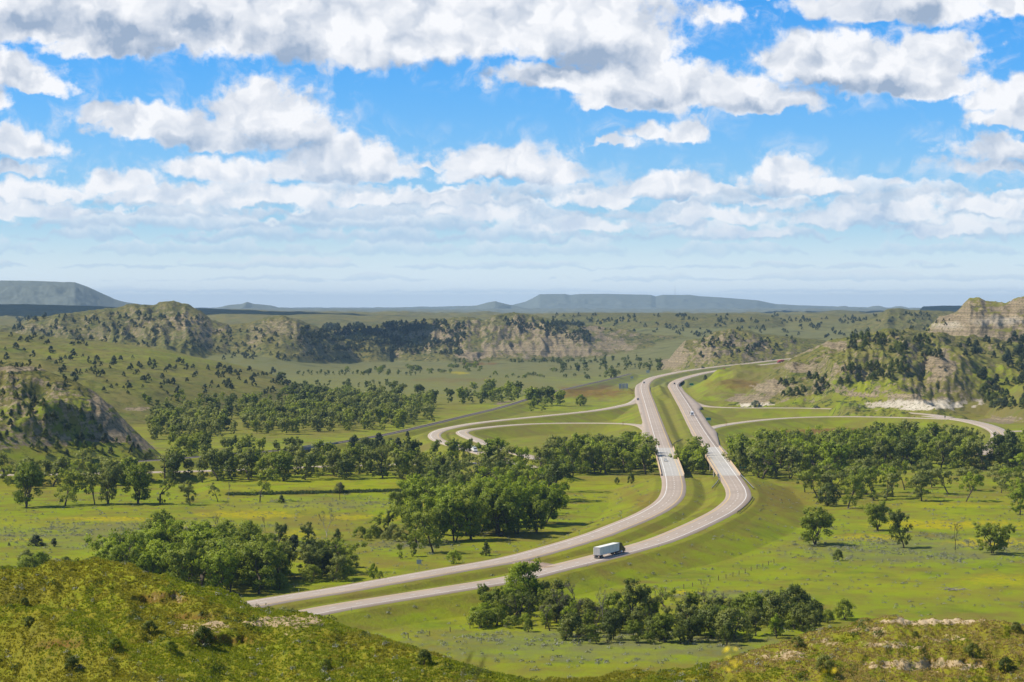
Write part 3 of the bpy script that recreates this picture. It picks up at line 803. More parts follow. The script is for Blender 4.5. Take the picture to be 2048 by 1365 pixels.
dry = np.clip(0.24 + 1.1 * NZ1 + 0.9 * NZ2, 0, 1) * 0.9 * (Y > 450)
yel = np.zeros(Z.shape, np.float32); rust = yel.copy(); scrub = yel.copy(); band = yel.copy()
rid_names = np.array([r['name'] for r in RIDGES] + ['valley'])
NAME = rid_names[RID]
def on(*names):
    return np.isin(NAME, names)
scrub = np.where(on('ridge_west', 'ridge_centre', 'ridge_east_far', 'hill_far', 'hill_east', 'bluff_west', 'spur_north'), 0.85, 0.0)
scrub = np.where(on('slope_west'), 0.35, scrub)
scrub = np.where(on('ridge_centre') & (PX < 935), 1.0, scrub)
PATCH = [  # target, x, y, rx, ry, strength, dmin, dmax  (photo position of a patch seen on the ground)
    ('rock', 570, 1243, 100, 14, .78, 0, 450), ('rock', 410, 1255, 75, 18, .6, 0, 450), ('rock', 600, 1262, 90, 16, .45, 0, 450), ('rock', 330, 1190, 40, 6, .5, 0, 450), ('rock', 150, 1290, 30, 10, .3, 0, 450),
    ('rock', 1750, 1275, 280, 30, .45, 0, 450), ('rock', 1860, 1243, 130, 9, 1.0, 0, 450), ('rock', 1850, 1330, 140, 16, .65, 0, 450), ('rock', 1560, 1310, 80, 14, .6, 0, 450),
    ('band', 1860, 1241, 120, 6, 1, 0, 450),
    ('rock', 200, 812, 26, 60, .9, 1000, 1500), ('rock', 225, 860, 60, 40, .75, 1000, 1500), ('rock', 20, 800, 40, 30, .5, 1000, 1500), ('rock', 30, 738, 110, 6, .8, 1000, 1500), ('rock', 270, 885, 50, 30, .75, 1000, 1500),
    ('rock', 1090, 700, 190, 20, .65, 3500, 4300), ('rock', 945, 712, 40, 10, .95, 3500, 4300), ('rock', 1120, 680, 100, 22, .6, 3500, 4300), ('rock', 1230, 690, 60, 18, .6, 3500, 4300),
    ('rock', 1345, 715, 30, 30, .95, 2900, 3400), ('rock', 560, 655, 70, 25, .5, 3400, 3900), ('rock', 390, 640, 50, 14, .5, 3400, 3900), ('rock', 330, 650, 60, 16, .4, 3400, 3900), ('rock', 70, 655, 40, 14, .5, 3400, 3900),
    ('rock', 1500, 800, 55, 16, .8, 1700, 2300), ('band', 1505, 812, 60, 5, 1, 1700, 2300), ('rock', 1540, 775, 40, 18, .8, 1700, 2300), ('rock', 1600, 735, 50, 14, .7, 1700, 2300), ('rock', 1670, 690, 40, 10, .8, 1700, 2400),
    ('rock', 1840, 808, 130, 14, 1.0, 1700, 2100), ('band', 1840, 811, 130, 11, 1, 1700, 2100), ('rock', 1720, 791, 32, 7, 1, 1700, 2100), ('rock', 1810, 793, 45, 6, .9, 1700, 2100), ('rock', 1880, 730, 42, 40, .8, 1700, 2100), ('rock', 1860, 780, 130, 10, .5, 1700, 2100),
    ('rock', 1930, 640, 80, 18, .95, 2200, 3000), ('band', 1890, 652, 40, 8, .5, 2200, 3000), ('rock', 2010, 640, 60, 14, .95, 2200, 3000), ('band', 2000, 642, 60, 10, .5, 2200, 3000), ('rock', 2005, 840, 50, 10, .7, 1700, 2100), ('rock', 1800, 668, 120, 8, .4, 2200, 3000),
    ('rock', 1470, 690, 120, 22, .3, 3000, 3700), ('rock', 1020, 808, 40, 8, .8, 1500, 3000), ('rock', 275, 818, 45, 5, .7, 1500, 3000),
    ('rust', 1180, 785, 75, 14, .8, 1500, 3000), ('rust', 1700, 864, 150, 8, .9, 1500, 3000), ('rust', 1470, 768, 60, 10, .6, 1500, 3000), ('rust', 1290, 1000, 50, 16, .4, 900, 1200), ('rust', 1560, 1000, 70, 30, .3, 700, 1200),
    ('dry', 1120, 862, 180, 14, .5, 1300, 2000), ('dry', 1340, 840, 26, 100, .75, 900, 2400), ('dry', 1560, 990, 70, 50, .65, 700, 1300), ('dry', 1360, 985, 30, 20, .6, 700, 1300), ('dry', 1150, 1120, 340, 10, .5, 600, 900), ('dry', 780, 1188, 300, 8, .6, 500, 900),
    ('rock', 1540, 1035, 26, 8, .62, 700, 1300), ('rock', 1360, 895, 20, 10, .4, 900, 1500), ('dry', 650, 740, 400, 12, .4, 2000, 3200), ('dry', 1000, 770, 160, 12, .8, 2000, 3200), ('dry', 820, 735, 120, 5, .8, 2500, 3600), ('lush', 1130, 760, 60, 8, .6, 2000, 3200), ('rust', 900, 760, 90, 5, .3, 2000, 3400), ('dry', 1150, 735, 150, 5, .7, 2500, 3800), ('rust', 950, 728, 40, 4, .7, 2500, 3800), ('lush', 330, 710, 260, 30, .35, 2000, 3000),
    ('lush', 120, 890, 300, 26, .9, 1000, 1400), ('lush', 300, 900, 60, 16, .9, 1000, 1400), ('lush', 2000, 760, 60, 50, .8, 1700, 2100), ('lush', 1100, 850, 300, 22, .9, 1300, 2200), ('lush', 1200, 800, 180, 40, .7, 1300, 2400),
    ('yel', 230, 1038, 120, 5, .9, 600, 1100), ('yel', 60, 1080, 60, 4, .5, 600, 1100), ('yel', 500, 1030, 120, 8, .8, 600, 1100), ('yel', 700, 1035, 60, 6, .7, 600, 1100), ('yel', 420, 1055, 80, 6, .6, 600, 1100), ('yel', 600, 1068, 40, 10, .6, 600, 1100),
    ('yel', 1900, 1050, 160, 10, .9, 600, 1200), ('yel', 1980, 1085, 90, 10, .9, 600, 1100), ('yel', 1740, 1075, 80, 8, .7, 600, 1100), ('yel', 2000, 1160, 80, 12, .5, 600, 1100), ('yel', 1370, 1185, 40, 6, .8, 600, 900), ('yel', 1880, 1010, 100, 6, .4, 600, 1300),
    ('yel', 915, 746, 30, 3, .9, 2000, 3500), ('yel', 760, 808, 22, 10, .8, 1500, 3000), ('yel', 950, 1010, 200, 6, .3, 700, 1300), ('yel', 790, 1035, 30, 8, .4, 700, 1300),
    ('sage', 1850, 1100, 300, 30, .8, 500, 1200), ('sage', 250, 1070, 350, 30, .6, 500, 1200), ('sage', 1450, 1190, 150, 8, .8, 500, 1200), ('sage', 1200, 1290, 400, 35, .9, 450, 800), ('sage', 820, 1090, 90, 14, .7, 500, 1000), ('sage', 650, 1010, 180, 10, .5, 500, 1300),
]
MK = dict(rock=rock, lush=lush, dry=dry, yel=yel, rust=rust, sage=sage, band=band)
for tgt, cx, cy, rx, ry, st, d0, d1 in PATCH:
    MK[tgt] = np.maximum(MK[tgt], (ell(cx, cy, rx, ry, d0, d1) * st).astype(np.float32))
# cloud-of-flowers and darker sward patches in the meadow
MK['lush'] = np.where(Y < 450, MK['lush'], MK['lush'])
MK['rock'] = np.maximum(MK['rock'], SOIL_SHADE * .42); MK['rust'] = np.maximum(MK['rust'], SOIL_SHADE * .8)  # bare scarp soil, browned to stand for shade under the overhang
near_road = ROADD < 2.0
MK['rock'] = np.where((ROADD < 22) & (Y > 450) & (MK['band'] < .1), MK['rock'] * 0.15, MK['rock'])
MK['dry'] = np.where((ROADD > 1) & (ROADD < 9) & (Y < 3500), np.maximum(MK['dry'], .45), MK['dry'])
MK['yel'] *= (ROADD > 6)

brown = np.where((RID >= 0) & (Y > 450), 0.62 + .5 * NZ1 + .4 * NZ2, 0)
brown = np.clip(np.where(ROADD < 25, brown * .1, brown) * (1 - MK['lush'] * .8), 0, 1)
def set_attr(me, name, chans, idx):
    at = me.color_attributes.new(name, 'FLOAT_COLOR', 'POINT')
    arr = np.ones((len(idx), 4), np.float32)
    for k, c in enumerate(chans):
        arr[:, k] = np.broadcast_to(c, Z.shape).ravel()[idx]
    at.data.foreach_set('color', arr.ravel())
TM = terrain_mat()
verts_all = np.stack([X.ravel(), Y.ravel(), Z.ravel()], 1).astype(np.float32)
ii = np.arange(NY * NX).reshape(NY, NX)
quads = np.stack([ii[:-1, :-1], ii[:-1, 1:], ii[1:, 1:], ii[1:, :-1]], -1).reshape(-1, 4)
qr = RID[:-1, :-1].ravel()
HILLS = {
    'knoll_west': ('hill', 'grassy foreground hill with bare patches at the lower left'),
    'knoll_east': ('hill', 'tan bare foreground hill with a pale rim at the lower right'),
    'bluff_west': ('bluff', 'eroded bluff above the railway at the left edge'),
    'slope_west': ('hill', 'long green slope dotted with junipers'),
    'ridge_west': ('ridge', 'rugged wooded ridge behind the juniper slope'),
    'ridge_centre': ('ridge', 'dark wooded ridge with pale cliffs beyond the valley'),
    'ridge_east_far': ('ridge', 'low green ridge on the far side of the valley'),
    'spur_north': ('hill', 'hill with a bare rock face beside the highway bend'),
    'hill_east': ('hill', 'hill with dark junipers and yellow outcrops above the interchange'),
    'hill_pyramid': ('hill', 'pyramid shaped bare hill with a white cut bank'),
    'cliff_east': ('cliff', 'grey and white badland cliff at the right edge'),
    'hill_side': ('hill', 'green slope with dark trees at the right edge'),
    'hill_far': ('hill', 'distant dark hill left of the cliff'),
    'mesa_west': ('mesa', 'flat topped green mesa on the left horizon'),
    'mesa_north': ('mesa', 'long blue mesa on the horizon under the mast'),
    'butte_west': ('butte', 'small blue cone on the horizon left of centre'),
    'butte_centre': ('butte', 'small blue cone on the horizon at the centre'),
    'butte_east': ('butte', 'small rounded buttes on the right horizon'),
    'mesa_east': ('mesa', 'low dark mesa on the right horizon'),
    'plain_rise': ('hill', 'long dark swell of the far plain'),
}
names_by_id = [r['name'] for r in RIDGES]
groups = {'ground': np.nonzero(qr < 0)[0]}
for nm in HILLS:
    ids = [i for i, n in enumerate(names_by_id) if n == nm]
    groups[nm] = np.nonzero(np.isin(qr, ids))[0]
remap = np.full(NY * NX, -1, np.int32)
# vertex normals of the whole sheet, so that the pieces meet without a seam
vn = np.stack([-(gx), -(gy - gx * T), np.ones_like(Z)], -1).reshape(-1, 3).astype(np.float32)
vn /= np.linalg.norm(vn, axis=1, keepdims=True)
for nm, q in groups.items():
    if len(q) == 0: continue
    fq = quads[q]
    idx = np.unique(fq)
    remap[idx] = np.arange(len(idx))
    me = np_mesh(nm, verts_all[idx], remap[fq])
    set_attr(me, 'maskA', [MK['rock'], MK['lush'], MK['dry'], brown], idx)
    set_attr(me, 'maskB', [MK['yel'], MK['rust'], fg], idx)
    set_attr(me, 'maskC', [MK['sage'], scrub, MK['band']], idx)
    try:
        me.normals_split_custom_set_from_vertices(vn[idx])
    except Exception as e:
        print('normals', e)
    me.materials.append(TM)
    oname = 'ground' if nm == 'ground' else HILLS[nm][0]
    o = link(oname, me)
    tag(o, 'rolling green valley floor and plain' if nm == 'ground' else HILLS[nm][1], 'ground' if nm == 'ground' else HILLS[nm][0], kind='structure')

# ------------------------------------------------------------------ roads
def road_mat(name, c0, c1, joint=0.0):
    m, t, out = new_mat(name)
    geo = t.node('ShaderNodeNewGeometry')
    P = geo.outputs['Position']
    uv = t.attr('across', 'Fac')
    n1 = t.noise(P, 0.08, 5, 0.6); n2 = t.noise(P, 1.5, 4, 0.7)
    c = t.mix(t.ramp(n1, 0.35, 0.65), c0, c1)
    c = t.mix(t.ramp(n2, 0.4, 0.75, 0, .35), c, tuple(v * .72 for v in c0))
    # wheel paths, polished a little darker; paler gravelly shoulder edge
    w = t.math('ABSOLUTE', t.math('SINE', t.math('MULTIPLY', uv, 1.72)))
    c = t.mix(t.math('MULTIPLY', t.ramp(w, 0.55, 1.0), t.ramp(n1, 0.3, 0.6, .15, .38)), c, tuple(v * .78 for v in c0))
    c = t.mix(t.ramp(t.noise(P, 0.03, 2, .4), 0.56, 0.60, 0, .30), c, tuple(v * .80 for v in c0))
    c = t.mix(t.ramp(t.math('ABSOLUTE', uv), 4.0, 4.4, 0, 0.55), c, tuple(v * k for v, k in zip(c0, (.86, .80, .76))))
    principled(t, out, c, 0.85, 0.15)
    return m
ASPH = road_mat('worn_pavement', (0.370, 0.305, 0.252), (0.425, 0.352, 0.295))
DECK = road_mat('bridge_concrete', (0.42, 0.40, 0.37), (0.46, 0.44, 0.41))
RAMPM = road_mat('ramp_pavement', (0.39, 0.325, 0.26), (0.45, 0.38, 0.31))
GRAVEL = paint('gravel', (0.33, 0.25, 0.19), 0.95, 0.05, var=.4, scale=.9)
BALLAST = paint('ballast', (0.26, 0.225, 0.21), 0.95, 0.05, var=.35, scale=1.5)
WHITE = paint('white_marking', (0.80, 0.79, 0.76), 0.7, .2, var=.15)
YELLOW = paint('yellow_marking', (0.70, 0.48, 0.16), 0.7, .2, var=.15)

def frame(path):
    d = np.gradient(path[:, :2], axis=0)
    d /= np.linalg.norm(d, axis=1, keepdims=True)
    nrm = np.stack([d[:, 1], -d[:, 0]], 1)       # to the right of travel
    return d, nrm
def strip(path, offs, dz, sel=None):
    """sheet along the path between lateral offsets; offs: list of arrays or floats"""
    d, nrm = frame(path)
    n = len(path)
    V = []
    for o in offs:
        o = np.broadcast_to(np.asarray(o, float), n)
        V.append(np.stack([path[:, 0] + nrm[:, 0] * o, path[:, 1] + nrm[:, 1] * o, path[:, 2] + dz], 1))
    V = np.stack(V, 1)      # n, k, 3
    k = V.shape[1]
    ids = np.arange(n * k).reshape(n, k)
    q = np.stack([ids[:-1, :-1], ids[:-1, 1:], ids[1:, 1:], ids[1:, :-1]], -1)
    if sel is not None:
        q = q[sel[:-1] & sel[1:]]
    q = q.reshape(-1, 4)
    return V.reshape(-1, 3), q, np.stack([np.broadcast_to(np.asarray(o, float), n) for o in offs], 1).ravel()
def road(name, path, L, Rr, mat, label, cat='road', skirt=0.6, lanes=None, dz=0.0, shoulder=None):
    V, q, u = strip(path, [-L - .5, -L, -L * .5, 0, Rr * .5, Rr, Rr + .5], dz)
    k = 7
    Vn = V.reshape(-1, k, 3); Vn[:, 0, 2] -= skirt; Vn[:, -1, 2] -= skirt
    me = np_mesh(name, Vn.reshape(-1, 3), q)
    at = me.attributes.new('across', 'FLOAT', 'POINT'); at.data.foreach_set('value', u.astype(np.float32))
    me.materials.append(mat)
    o = tag(link(name, me), label, cat, kind='structure')
    if lanes:
        for nm, mt, off, w, dash in lanes:
            if dash:
                on_, off_ = dash
                s = np.concatenate([[0], np.cumsum(np.linalg.norm(np.diff(path[:, :2], axis=0), axis=1))])
                vs, fs = [], []
                for a in np.arange(0, s[-1] - on_, on_ + off_):
                    ss_ = np.array([a, a + on_])
                    pp = np.stack([np.interp(ss_, s, path[:, c]) for c in range(3)], 1)
                    dd = (pp[1] - pp[0])[:2]; dd /= np.linalg.norm(dd); nn = np.array([dd[1], -dd[0]])
                    b = len(vs)
                    for e in (0, 1):
                        for sgn in (-1, 1):
                            vs.append((pp[e, 0] + nn[0] * (off + sgn * w / 2), pp[e, 1] + nn[1] * (off + sgn * w / 2), pp[e, 2] + dz + .03))
                    fs.append((b, b + 1, b + 3, b + 2))
                me = np_mesh(nm, vs, fs, False)
            else:
                V, q, u = strip(path, [np.asarray(off) - w / 2, np.asarray(off) + w / 2], dz + 0.03)
                me = np_mesh(nm, V, q, False)
            me.materials.append(mt)
            link(nm, me, o)
    return o
# WEST path runs away from the camera; its traffic comes towards the camera: inner (median) shoulder is on the right of the trace
def widths(path, tab):
    px, py = rows_of(path)
    key = px if tab[0] == 'x' else py
    return np.interp(key, [a for a, b in tab[1]], [b for a, b in tab[1]])
road('road', WEST, 5.9, 5.4, ASPH, 'left carriageway of the divided highway', lanes=[('lane_marking', WHITE, -3.75, .28, None), ('lane_marking', YELLOW, 3.75, .26, None), ('lane_marking', WHITE, 0, .24, (3, 9))])
road('road', EAST, 5.4, 5.9, ASPH, 'right carriageway of the divided highway', lanes=[('lane_marking', YELLOW, -3.75, .26, None), ('lane_marking', WHITE, 3.75, .28, None), ('lane_marking', WHITE, 0, .24, (3, 9))])
RL = [('lane_marking', WHITE, 2.5, .26, None), ('lane_marking', YELLOW, -2.5, .22, None)]
road('ramp', RAMP_NW, 4.3, 4.3, RAMPM, 'outer ramp that loops round the left side of the interchange', 'ramp', dz=-.02, lanes=RL)
road('ramp', RAMP_SW, 4.3, 4.3, RAMPM, 'inner ramp on the left joining the highway at the bridge', 'ramp', dz=-.024, lanes=RL)
road('ramp', RAMP_NE, 4.1, 4.1, RAMPM, 'upper ramp on the right under the cut bank', 'ramp', dz=-.02)
road('ramp', RAMP_SE, 4.1, 4.1, RAMPM, 'lower ramp on the right leaving beside the bridge', 'ramp', dz=-.024, lanes=RL)
road('road', CROSS, 6.5, 6.5, RAMPM, 'side road curving down behind the trees at the right edge', dz=-.028, lanes=[('lane_marking', WHITE, -5.2, .26, None), ('lane_marking', WHITE, 5.2, .26, None), ('lane_marking', YELLOW, 0, .24, None)])
road('road', CROSS_E, 4, 4, RAMPM, 'narrow road leaving the junction at the right edge', dz=-.032)
road('road', OLD_ROAD, 4.4, 4.4, RAMPM, 'old road along the river behind the left trees', dz=-.036)
road('track', MEDIAN_LINK, 4.6, 4.6, GRAVEL, 'gravel crossover between the two carriageways', 'track', dz=-.03)
# widened tapers where ramps leave and join (extra pavement beside the carriageway, with its white line)
def taper(path, ycol, side, w_of, label, dz=-.012):
    px, py = rows_of(path)
    w = np.interp(py, [a for a, b in w_of], [b for a, b in w_of])
    sel = (py > w_of[0][0]) & (py < w_of[-1][0])
    base = 5.0
    V, q, u = strip(path, [side * base, side * (base + w * .5 + .6), side * (base + w + .6), side * (base + w + 1.6)], dz, sel)
    V = V.reshape(-1, 4, 3); V[:, 3, 2] -= 1.6; V = V.reshape(-1, 3)
    if side < 0: q = q[:, ::-1]
    me = np_mesh('road', V, q)
    at = me.attributes.new('across', 'FLOAT', 'POINT'); at.data.foreach_set('value', (u * 0 + 1).astype(np.float32))
    me.materials.append(ASPH)
    return tag(link('road', me), label, 'road', kind='structure')
taper(WEST, None, -1, [(764, 0), (771, 3.6), (800, 4.6), (850, 3.6), (868, 5.5), (886, 2.6), (898, 0)], 'widened pavement where the left ramps meet the highway')
taper(EAST, None, 1, [(769, 0), (778, 2.2), (800, 7.0), (812, 9.0), (818, 5.0), (850, 5.2), (862, 6.4), (880, 3.2), (898, 0)], 'widened pavement where the right ramps meet the highway')

# railway
rw = road('railway', RAIL, 3.0, 3.0, BALLAST, 'single track railway on grey ballast beside the river', 'railway', skirt=1.2)
STEEL = paint('rail_steel', (0.20, 0.15, 0.12), .5, .4, .6)
SLEEP = paint('sleeper_timber', (0.07, 0.055, 0.045), .9, .1)
for off in (-.75, .75):
    V, q, u = strip(RAIL, [off - .08, off + .08], .34)
    V2, q2, u2 = strip(RAIL, [off - .075, off + .075], .16)
    n = len(V)
    sides = []
    ids = np.arange(n).reshape(-1, 2)
    for c in (0, 1):
        sides.append(np.stack([ids[:-1, c], ids[1:, c], ids[1:, c] + n, ids[:-1, c] + n], -1))
    me = np_mesh('rail', np.vstack([V, V2]), np.vstack([q] + sides), False); me.materials.append(STEEL)
    link('rail', me, rw)
V, q, u = strip(RAIL, [-1.3, 1.3], .1)
s_ = np.concatenate([[0], np.cumsum(np.linalg.norm(np.diff(RAIL[:, :2], axis=0), axis=1))])
d_, n_ = frame(RAIL); vs = []; fs = []
for a in np.arange(0, s_[-1], 0.62):
    p = [np.interp(a, s_, RAIL[:, c]) for c in range(3)]; k = min(len(RAIL) - 1, int(np.searchsorted(s_, a)))
    dx, dy = d_[k]; nx, ny = n_[k]; b = len(vs)
    for e in (-.12, .12):
        for sgn in (-1.3, 1.3):
            vs.append((p[0] + dx * e + nx * sgn, p[1] + dy * e + ny * sgn, p[2] + .12))
    fs.append((b, b + 1, b + 3, b + 2))
me = np_mesh('sleepers', vs, fs, False); me.materials.append(SLEEP)
o = link('sleeper', me, rw); o['kind'] = 'stuff'
# ------------------------------------------------------------------ vegetation
def leaf_mat(name, c0, c1, trans=0.25, rnd=0.35):
    m, t, out = new_mat(name)
    oi = t.node('ShaderNodeObjectInfo')
    geo = t.node('ShaderNodeNewGeometry')
    n = t.noise(geo.outputs['Position'], 0.55, 3, 0.7)
    n2 = t.noise(geo.outputs['Position'], 0.035, 2, 0.5)
    f = t.math('ADD', t.ramp(n, 0.32, 0.68, 0, .65), t.math('MULTIPLY', t.math('SUBTRACT', oi.outputs['Random'], .5), rnd * 2), clamp=True)
    f = t.math('ADD', f, t.math('MULTIPLY', t.math('SUBTRACT', n2, .5), .9), clamp=True)
    c = t.mix(f, c0, c1)
    a = t.node('ShaderNodeBsdfPrincipled'); t.l.new(c, a.inputs['Base Color']); a.inputs['Roughness'].default_value = .55; a.inputs['Specular IOR Level'].default_value = .22
    b = t.node('ShaderNodeBsdfTranslucent'); t.l.new(t.mix(1, c, (1.25, 1.2, .5), 'MULTIPLY'), b.inputs[0])
    mx = t.node('ShaderNodeMixShader'); mx.inputs[0].default_value = trans
    t.l.new(a.outputs[0], mx.inputs[1]); t.l.new(b.outputs[0], mx.inputs[2]); t.l.new(mx.outputs[0], out.inputs[0])
    return m
L_BRIGHT = leaf_mat('leaves_bright', (0.185, 0.255, 0.010), (0.340, 0.410, 0.030), .38)
L_MID = leaf_mat('leaves_mid', (0.150, 0.200, 0.015), (0.290, 0.335, 0.040), .40)
L_OLIVE = leaf_mat('leaves_olive', (0.155, 0.182, 0.036), (0.290, 0.315, 0.080), .38)
L_DARK = leaf_mat('leaves_dark', (0.072, 0.100, 0.014), (0.155, 0.188, 0.028), .30)
L_JUN = leaf_mat('needles_juniper', (0.028, 0.044, 0.014), (0.062, 0.082, 0.026), .12)
L_SILVER = leaf_mat('leaves_silver', (0.13, 0.16, 0.11), (0.25, 0.28, 0.20), .15)
L_SAGE = leaf_mat('sage_leaves', (0.17, 0.18, 0.12), (0.33, 0.33, 0.24), .15)
L_TWIG = leaf_mat('bare_twigs', (0.085, 0.072, 0.055), (0.16, 0.135, 0.105), .0)
BARK = paint('bark', (0.115, 0.092, 0.068), .95, .05, var=.4, scale=2)
BARK_D = paint('bark_dark', (0.055, 0.045, 0.036), .95, .05, var=.4, scale=2)
BARK_PALE = paint('bark_weathered', (0.34, 0.30, 0.255), .9, .1, var=.35, scale=2)
MATS = dict(bright=L_BRIGHT, mid=L_MID, olive=L_OLIVE, dark=L_DARK, jun=L_JUN, silver=L_SILVER)

def leaves(centres, radii, per, size, rg, squash=.8, up=.25):
    n = len(centres) * per
    c = np.repeat(np.asarray(centres), per, 0); r = np.repeat(np.asarray(radii), per)
    d = rg.normal(size=(n, 3)); d /= np.linalg.norm(d, axis=1, keepdims=True)
    p = c + d * (r * rg.random(n) ** 0.42)[:, None] * np.array([1, 1, squash])
    nr = d * .8 + rg.normal(size=(n, 3)) * .55 + np.array([0, 0, up]); nr /= np.linalg.norm(nr, axis=1, keepdims=True)
    u = np.cross(nr, rg.normal(size=(n, 3))); u /= np.linalg.norm(u, axis=1, keepdims=True)
    w = np.cross(nr, u)
    s = (size * rg.uniform(.6, 1.35, n))[:, None]
    V = np.stack([p - u * s, p - w * s * .62, p + u * s, p + w * s * .62], 1).reshape(-1, 3)
    Fq = np.arange(n * 4).reshape(-1, 4)
    # shading follows the leaf masses: part leaf, part clump, part whole crown
    cc = np.asarray(centres).mean(0); g = p - cc; g[:, 2] *= .8; g /= np.maximum(np.linalg.norm(g, axis=1, keepdims=True), .01)
    nv = d * .65 + g * .55 + nr * .45 + np.array([0, 0, .15]); nv /= np.linalg.norm(nv, axis=1, keepdims=True)
    LEAFN.append(np.repeat(nv, 4, 0))
    return V, Fq
LEAFN = []

def limb(mb, pts, r0, r1, n=7, mi=0):
    """one tapered limb through pts"""
    pts = [Vector(p) for p in pts]; k = len(pts); base = len(mb.v)
    u = Vector((1, 0, 0))
    for i, p in enumerate(pts):
        ax = (pts[min(i + 1, k - 1)] - pts[max(i - 1, 0)]).normalized()
        u = (u - ax * u.dot(ax)); u = u.normalized() if u.length > 1e-4 else ax.orthogonal().normalized()
        w = ax.cross(u); r = r0 + (r1 - r0) * (i / (k - 1)) ** .8
        if i == 0: r *= 1.25
        for a in range(n):
            an = 2 * math.pi * a / n
            mb.v.append(tuple(p + (u * math.cos(an) + w * math.sin(an)) * r))
    for i in range(k - 1):
        for a in range(n):
            mb.f.append((base + i * n + a, base + i * n + (a + 1) % n, base + (i + 1) * n + (a + 1) % n, base + (i + 1) * n + a)); mb.mi.append(mi)
    mb.f.append(tuple(base + (k - 1) * n + a for a in range(n))); mb.mi.append(mi)

def grow(mb, p, d, length, r, depth, rd, tips, spread=.55, upw=.35, nseg=4, crook=.16, kids=(2, 3)):
    pts = [p]; q = Vector(p); dd = Vector(d).normalized()
    for i in range(nseg):
        dd = (dd + Vector((rd.gauss(0, crook), rd.gauss(0, crook), rd.gauss(0, crook * .6) + .04))).normalized()
        q = q + dd * (length / nseg); pts.append(q.copy())
    limb(mb, pts, r, r * .55, 7 if depth > 1 else 5)
    if depth == 0:
        tips.append((pts[-1], length)); return
    if depth <= 1:
        tips.append((pts[-2], length * .8))
    for k in range(rd.randint(*kids)):
        a = rd.uniform(0, 2 * math.pi); s = rd.uniform(spread * .6, spread * 1.3)
        nd = (dd + Vector((math.cos(a) * s, math.sin(a) * s, rd.uniform(-.1, upw)))).normalized()
        st = pts[-1] if k < 2 else pts[rd.randint(len(pts) // 2, len(pts) - 1)]
        grow(mb, st, nd, length * rd.uniform(.6, .85), r * .52, depth - 1, rd, tips, spread, upw, nseg, crook, kids)

PROTO = {}
def make_proto(key, seed, H=14.0, trunks=1, width=1.0, low=0.25, per=60, size=.42, nclump=1.0, cone=False, bare=False, lean=0.0):
    rd = random.Random(seed); rg = np.random.default_rng(seed)
    mb = MB(); tips = []
    for t in range(trunks):
        a = rd.uniform(0, 2 * math.pi) if trunks > 1 else 0
        d = Vector((math.cos(a) * (.28 if trunks > 1 else 0) + lean + rd.uniform(-.05, .05), math.sin(a) * .28 * (trunks > 1), 1))
        grow(mb, Vector((math.cos(a) * .25 * (trunks > 1), math.sin(a) * .25 * (trunks > 1), -.4)), d, H * (.30 if not bare else .36), H * .024 * (1 if trunks == 1 else .8), 3 if not bare else 3, rd, tips, .62 * width, .30, 4, .12, (2, 3) if not bare else (2, 4))
    pts = np.array([tuple(p) for p, l in tips])
    # fit the crown into the wanted outline
    zmax = pts[:, 2].max(); 
    sc_z = (H * .90) / zmax
    rad = np.hypot(pts[:, 0] - pts[:, 0].mean(), pts[:, 1] - pts[:, 1].mean()).max()
    sc_r = H * .36 * width / max(rad, .1)
    for i, v in enumerate(mb.v):
        k = min(1, max(0, v[2] / (H * .2)))
        mb.v[i] = (v[0] * (1 + (sc_r - 1) * k), v[1] * (1 + (sc_r - 1) * k), v[2] * sc_z)
    pts = pts * np.array([sc_r, sc_r, sc_z])
    trunk = np_like(mb)
    if bare:
        # fine twigs as slivers
        n = len(pts) * 9
        c = np.repeat(pts, 9, 0)
        d = rg.normal(size=(n, 3)) + np.array([0, 0, .5]); d /= np.linalg.norm(d, axis=1, keepdims=True)
        L = rg.uniform(.5, 1.5, n)[:, None]; w = np.cross(d, rg.normal(size=(n, 3))); w /= np.linalg.norm(w, axis=1, keepdims=True)
        V = np.stack([c - w * .04, c + w * .04, c + d * L + w * .015, c + d * L - w * .015], 1).reshape(-1, 3)
        PROTO[key] = (trunk, (V, np.arange(n * 4).reshape(-1, 4), None), H)
        return
    extra = int(min(len(pts), 60) * nclump)
    idx = rg.integers(0, len(pts), extra)
    C = pts[idx] + rg.normal(size=(extra, 3)) * np.array([.9, .9, .8]) * H / 14
    # lobes through the body of the crown, down to its lower edge
    nb_ = int(extra * .85); a = rg.uniform(0, 2 * np.pi, nb_); zz = rg.uniform(low, .82, nb_)
    rr = H * .33 * width * np.sqrt(np.clip(1 - ((zz - .52) / .52) ** 2, .05, 1)) * rg.uniform(.45, 1.0, nb_)
    cx, cy = pts[:, 0].mean() * zz, pts[:, 1].mean() * zz
    C = np.vstack([C, np.stack([cx + rr * np.cos(a), cy + rr * np.sin(a), zz * H], 1)])
    C[:, 2] = np.clip(C[:, 2], H * low, H * .95)
    Rr = rg.uniform(.06, .125, len(C)) * H
    # skirts of hanging foliage lower down
    V, Fq = leaves(C, Rr, per, size, rg)
    V[:, 2] = np.maximum(V[:, 2], .15)
    PROTO[key] = (trunk, (V, Fq, LEAFN[-1]), H)
def np_like(mb):
    return mb
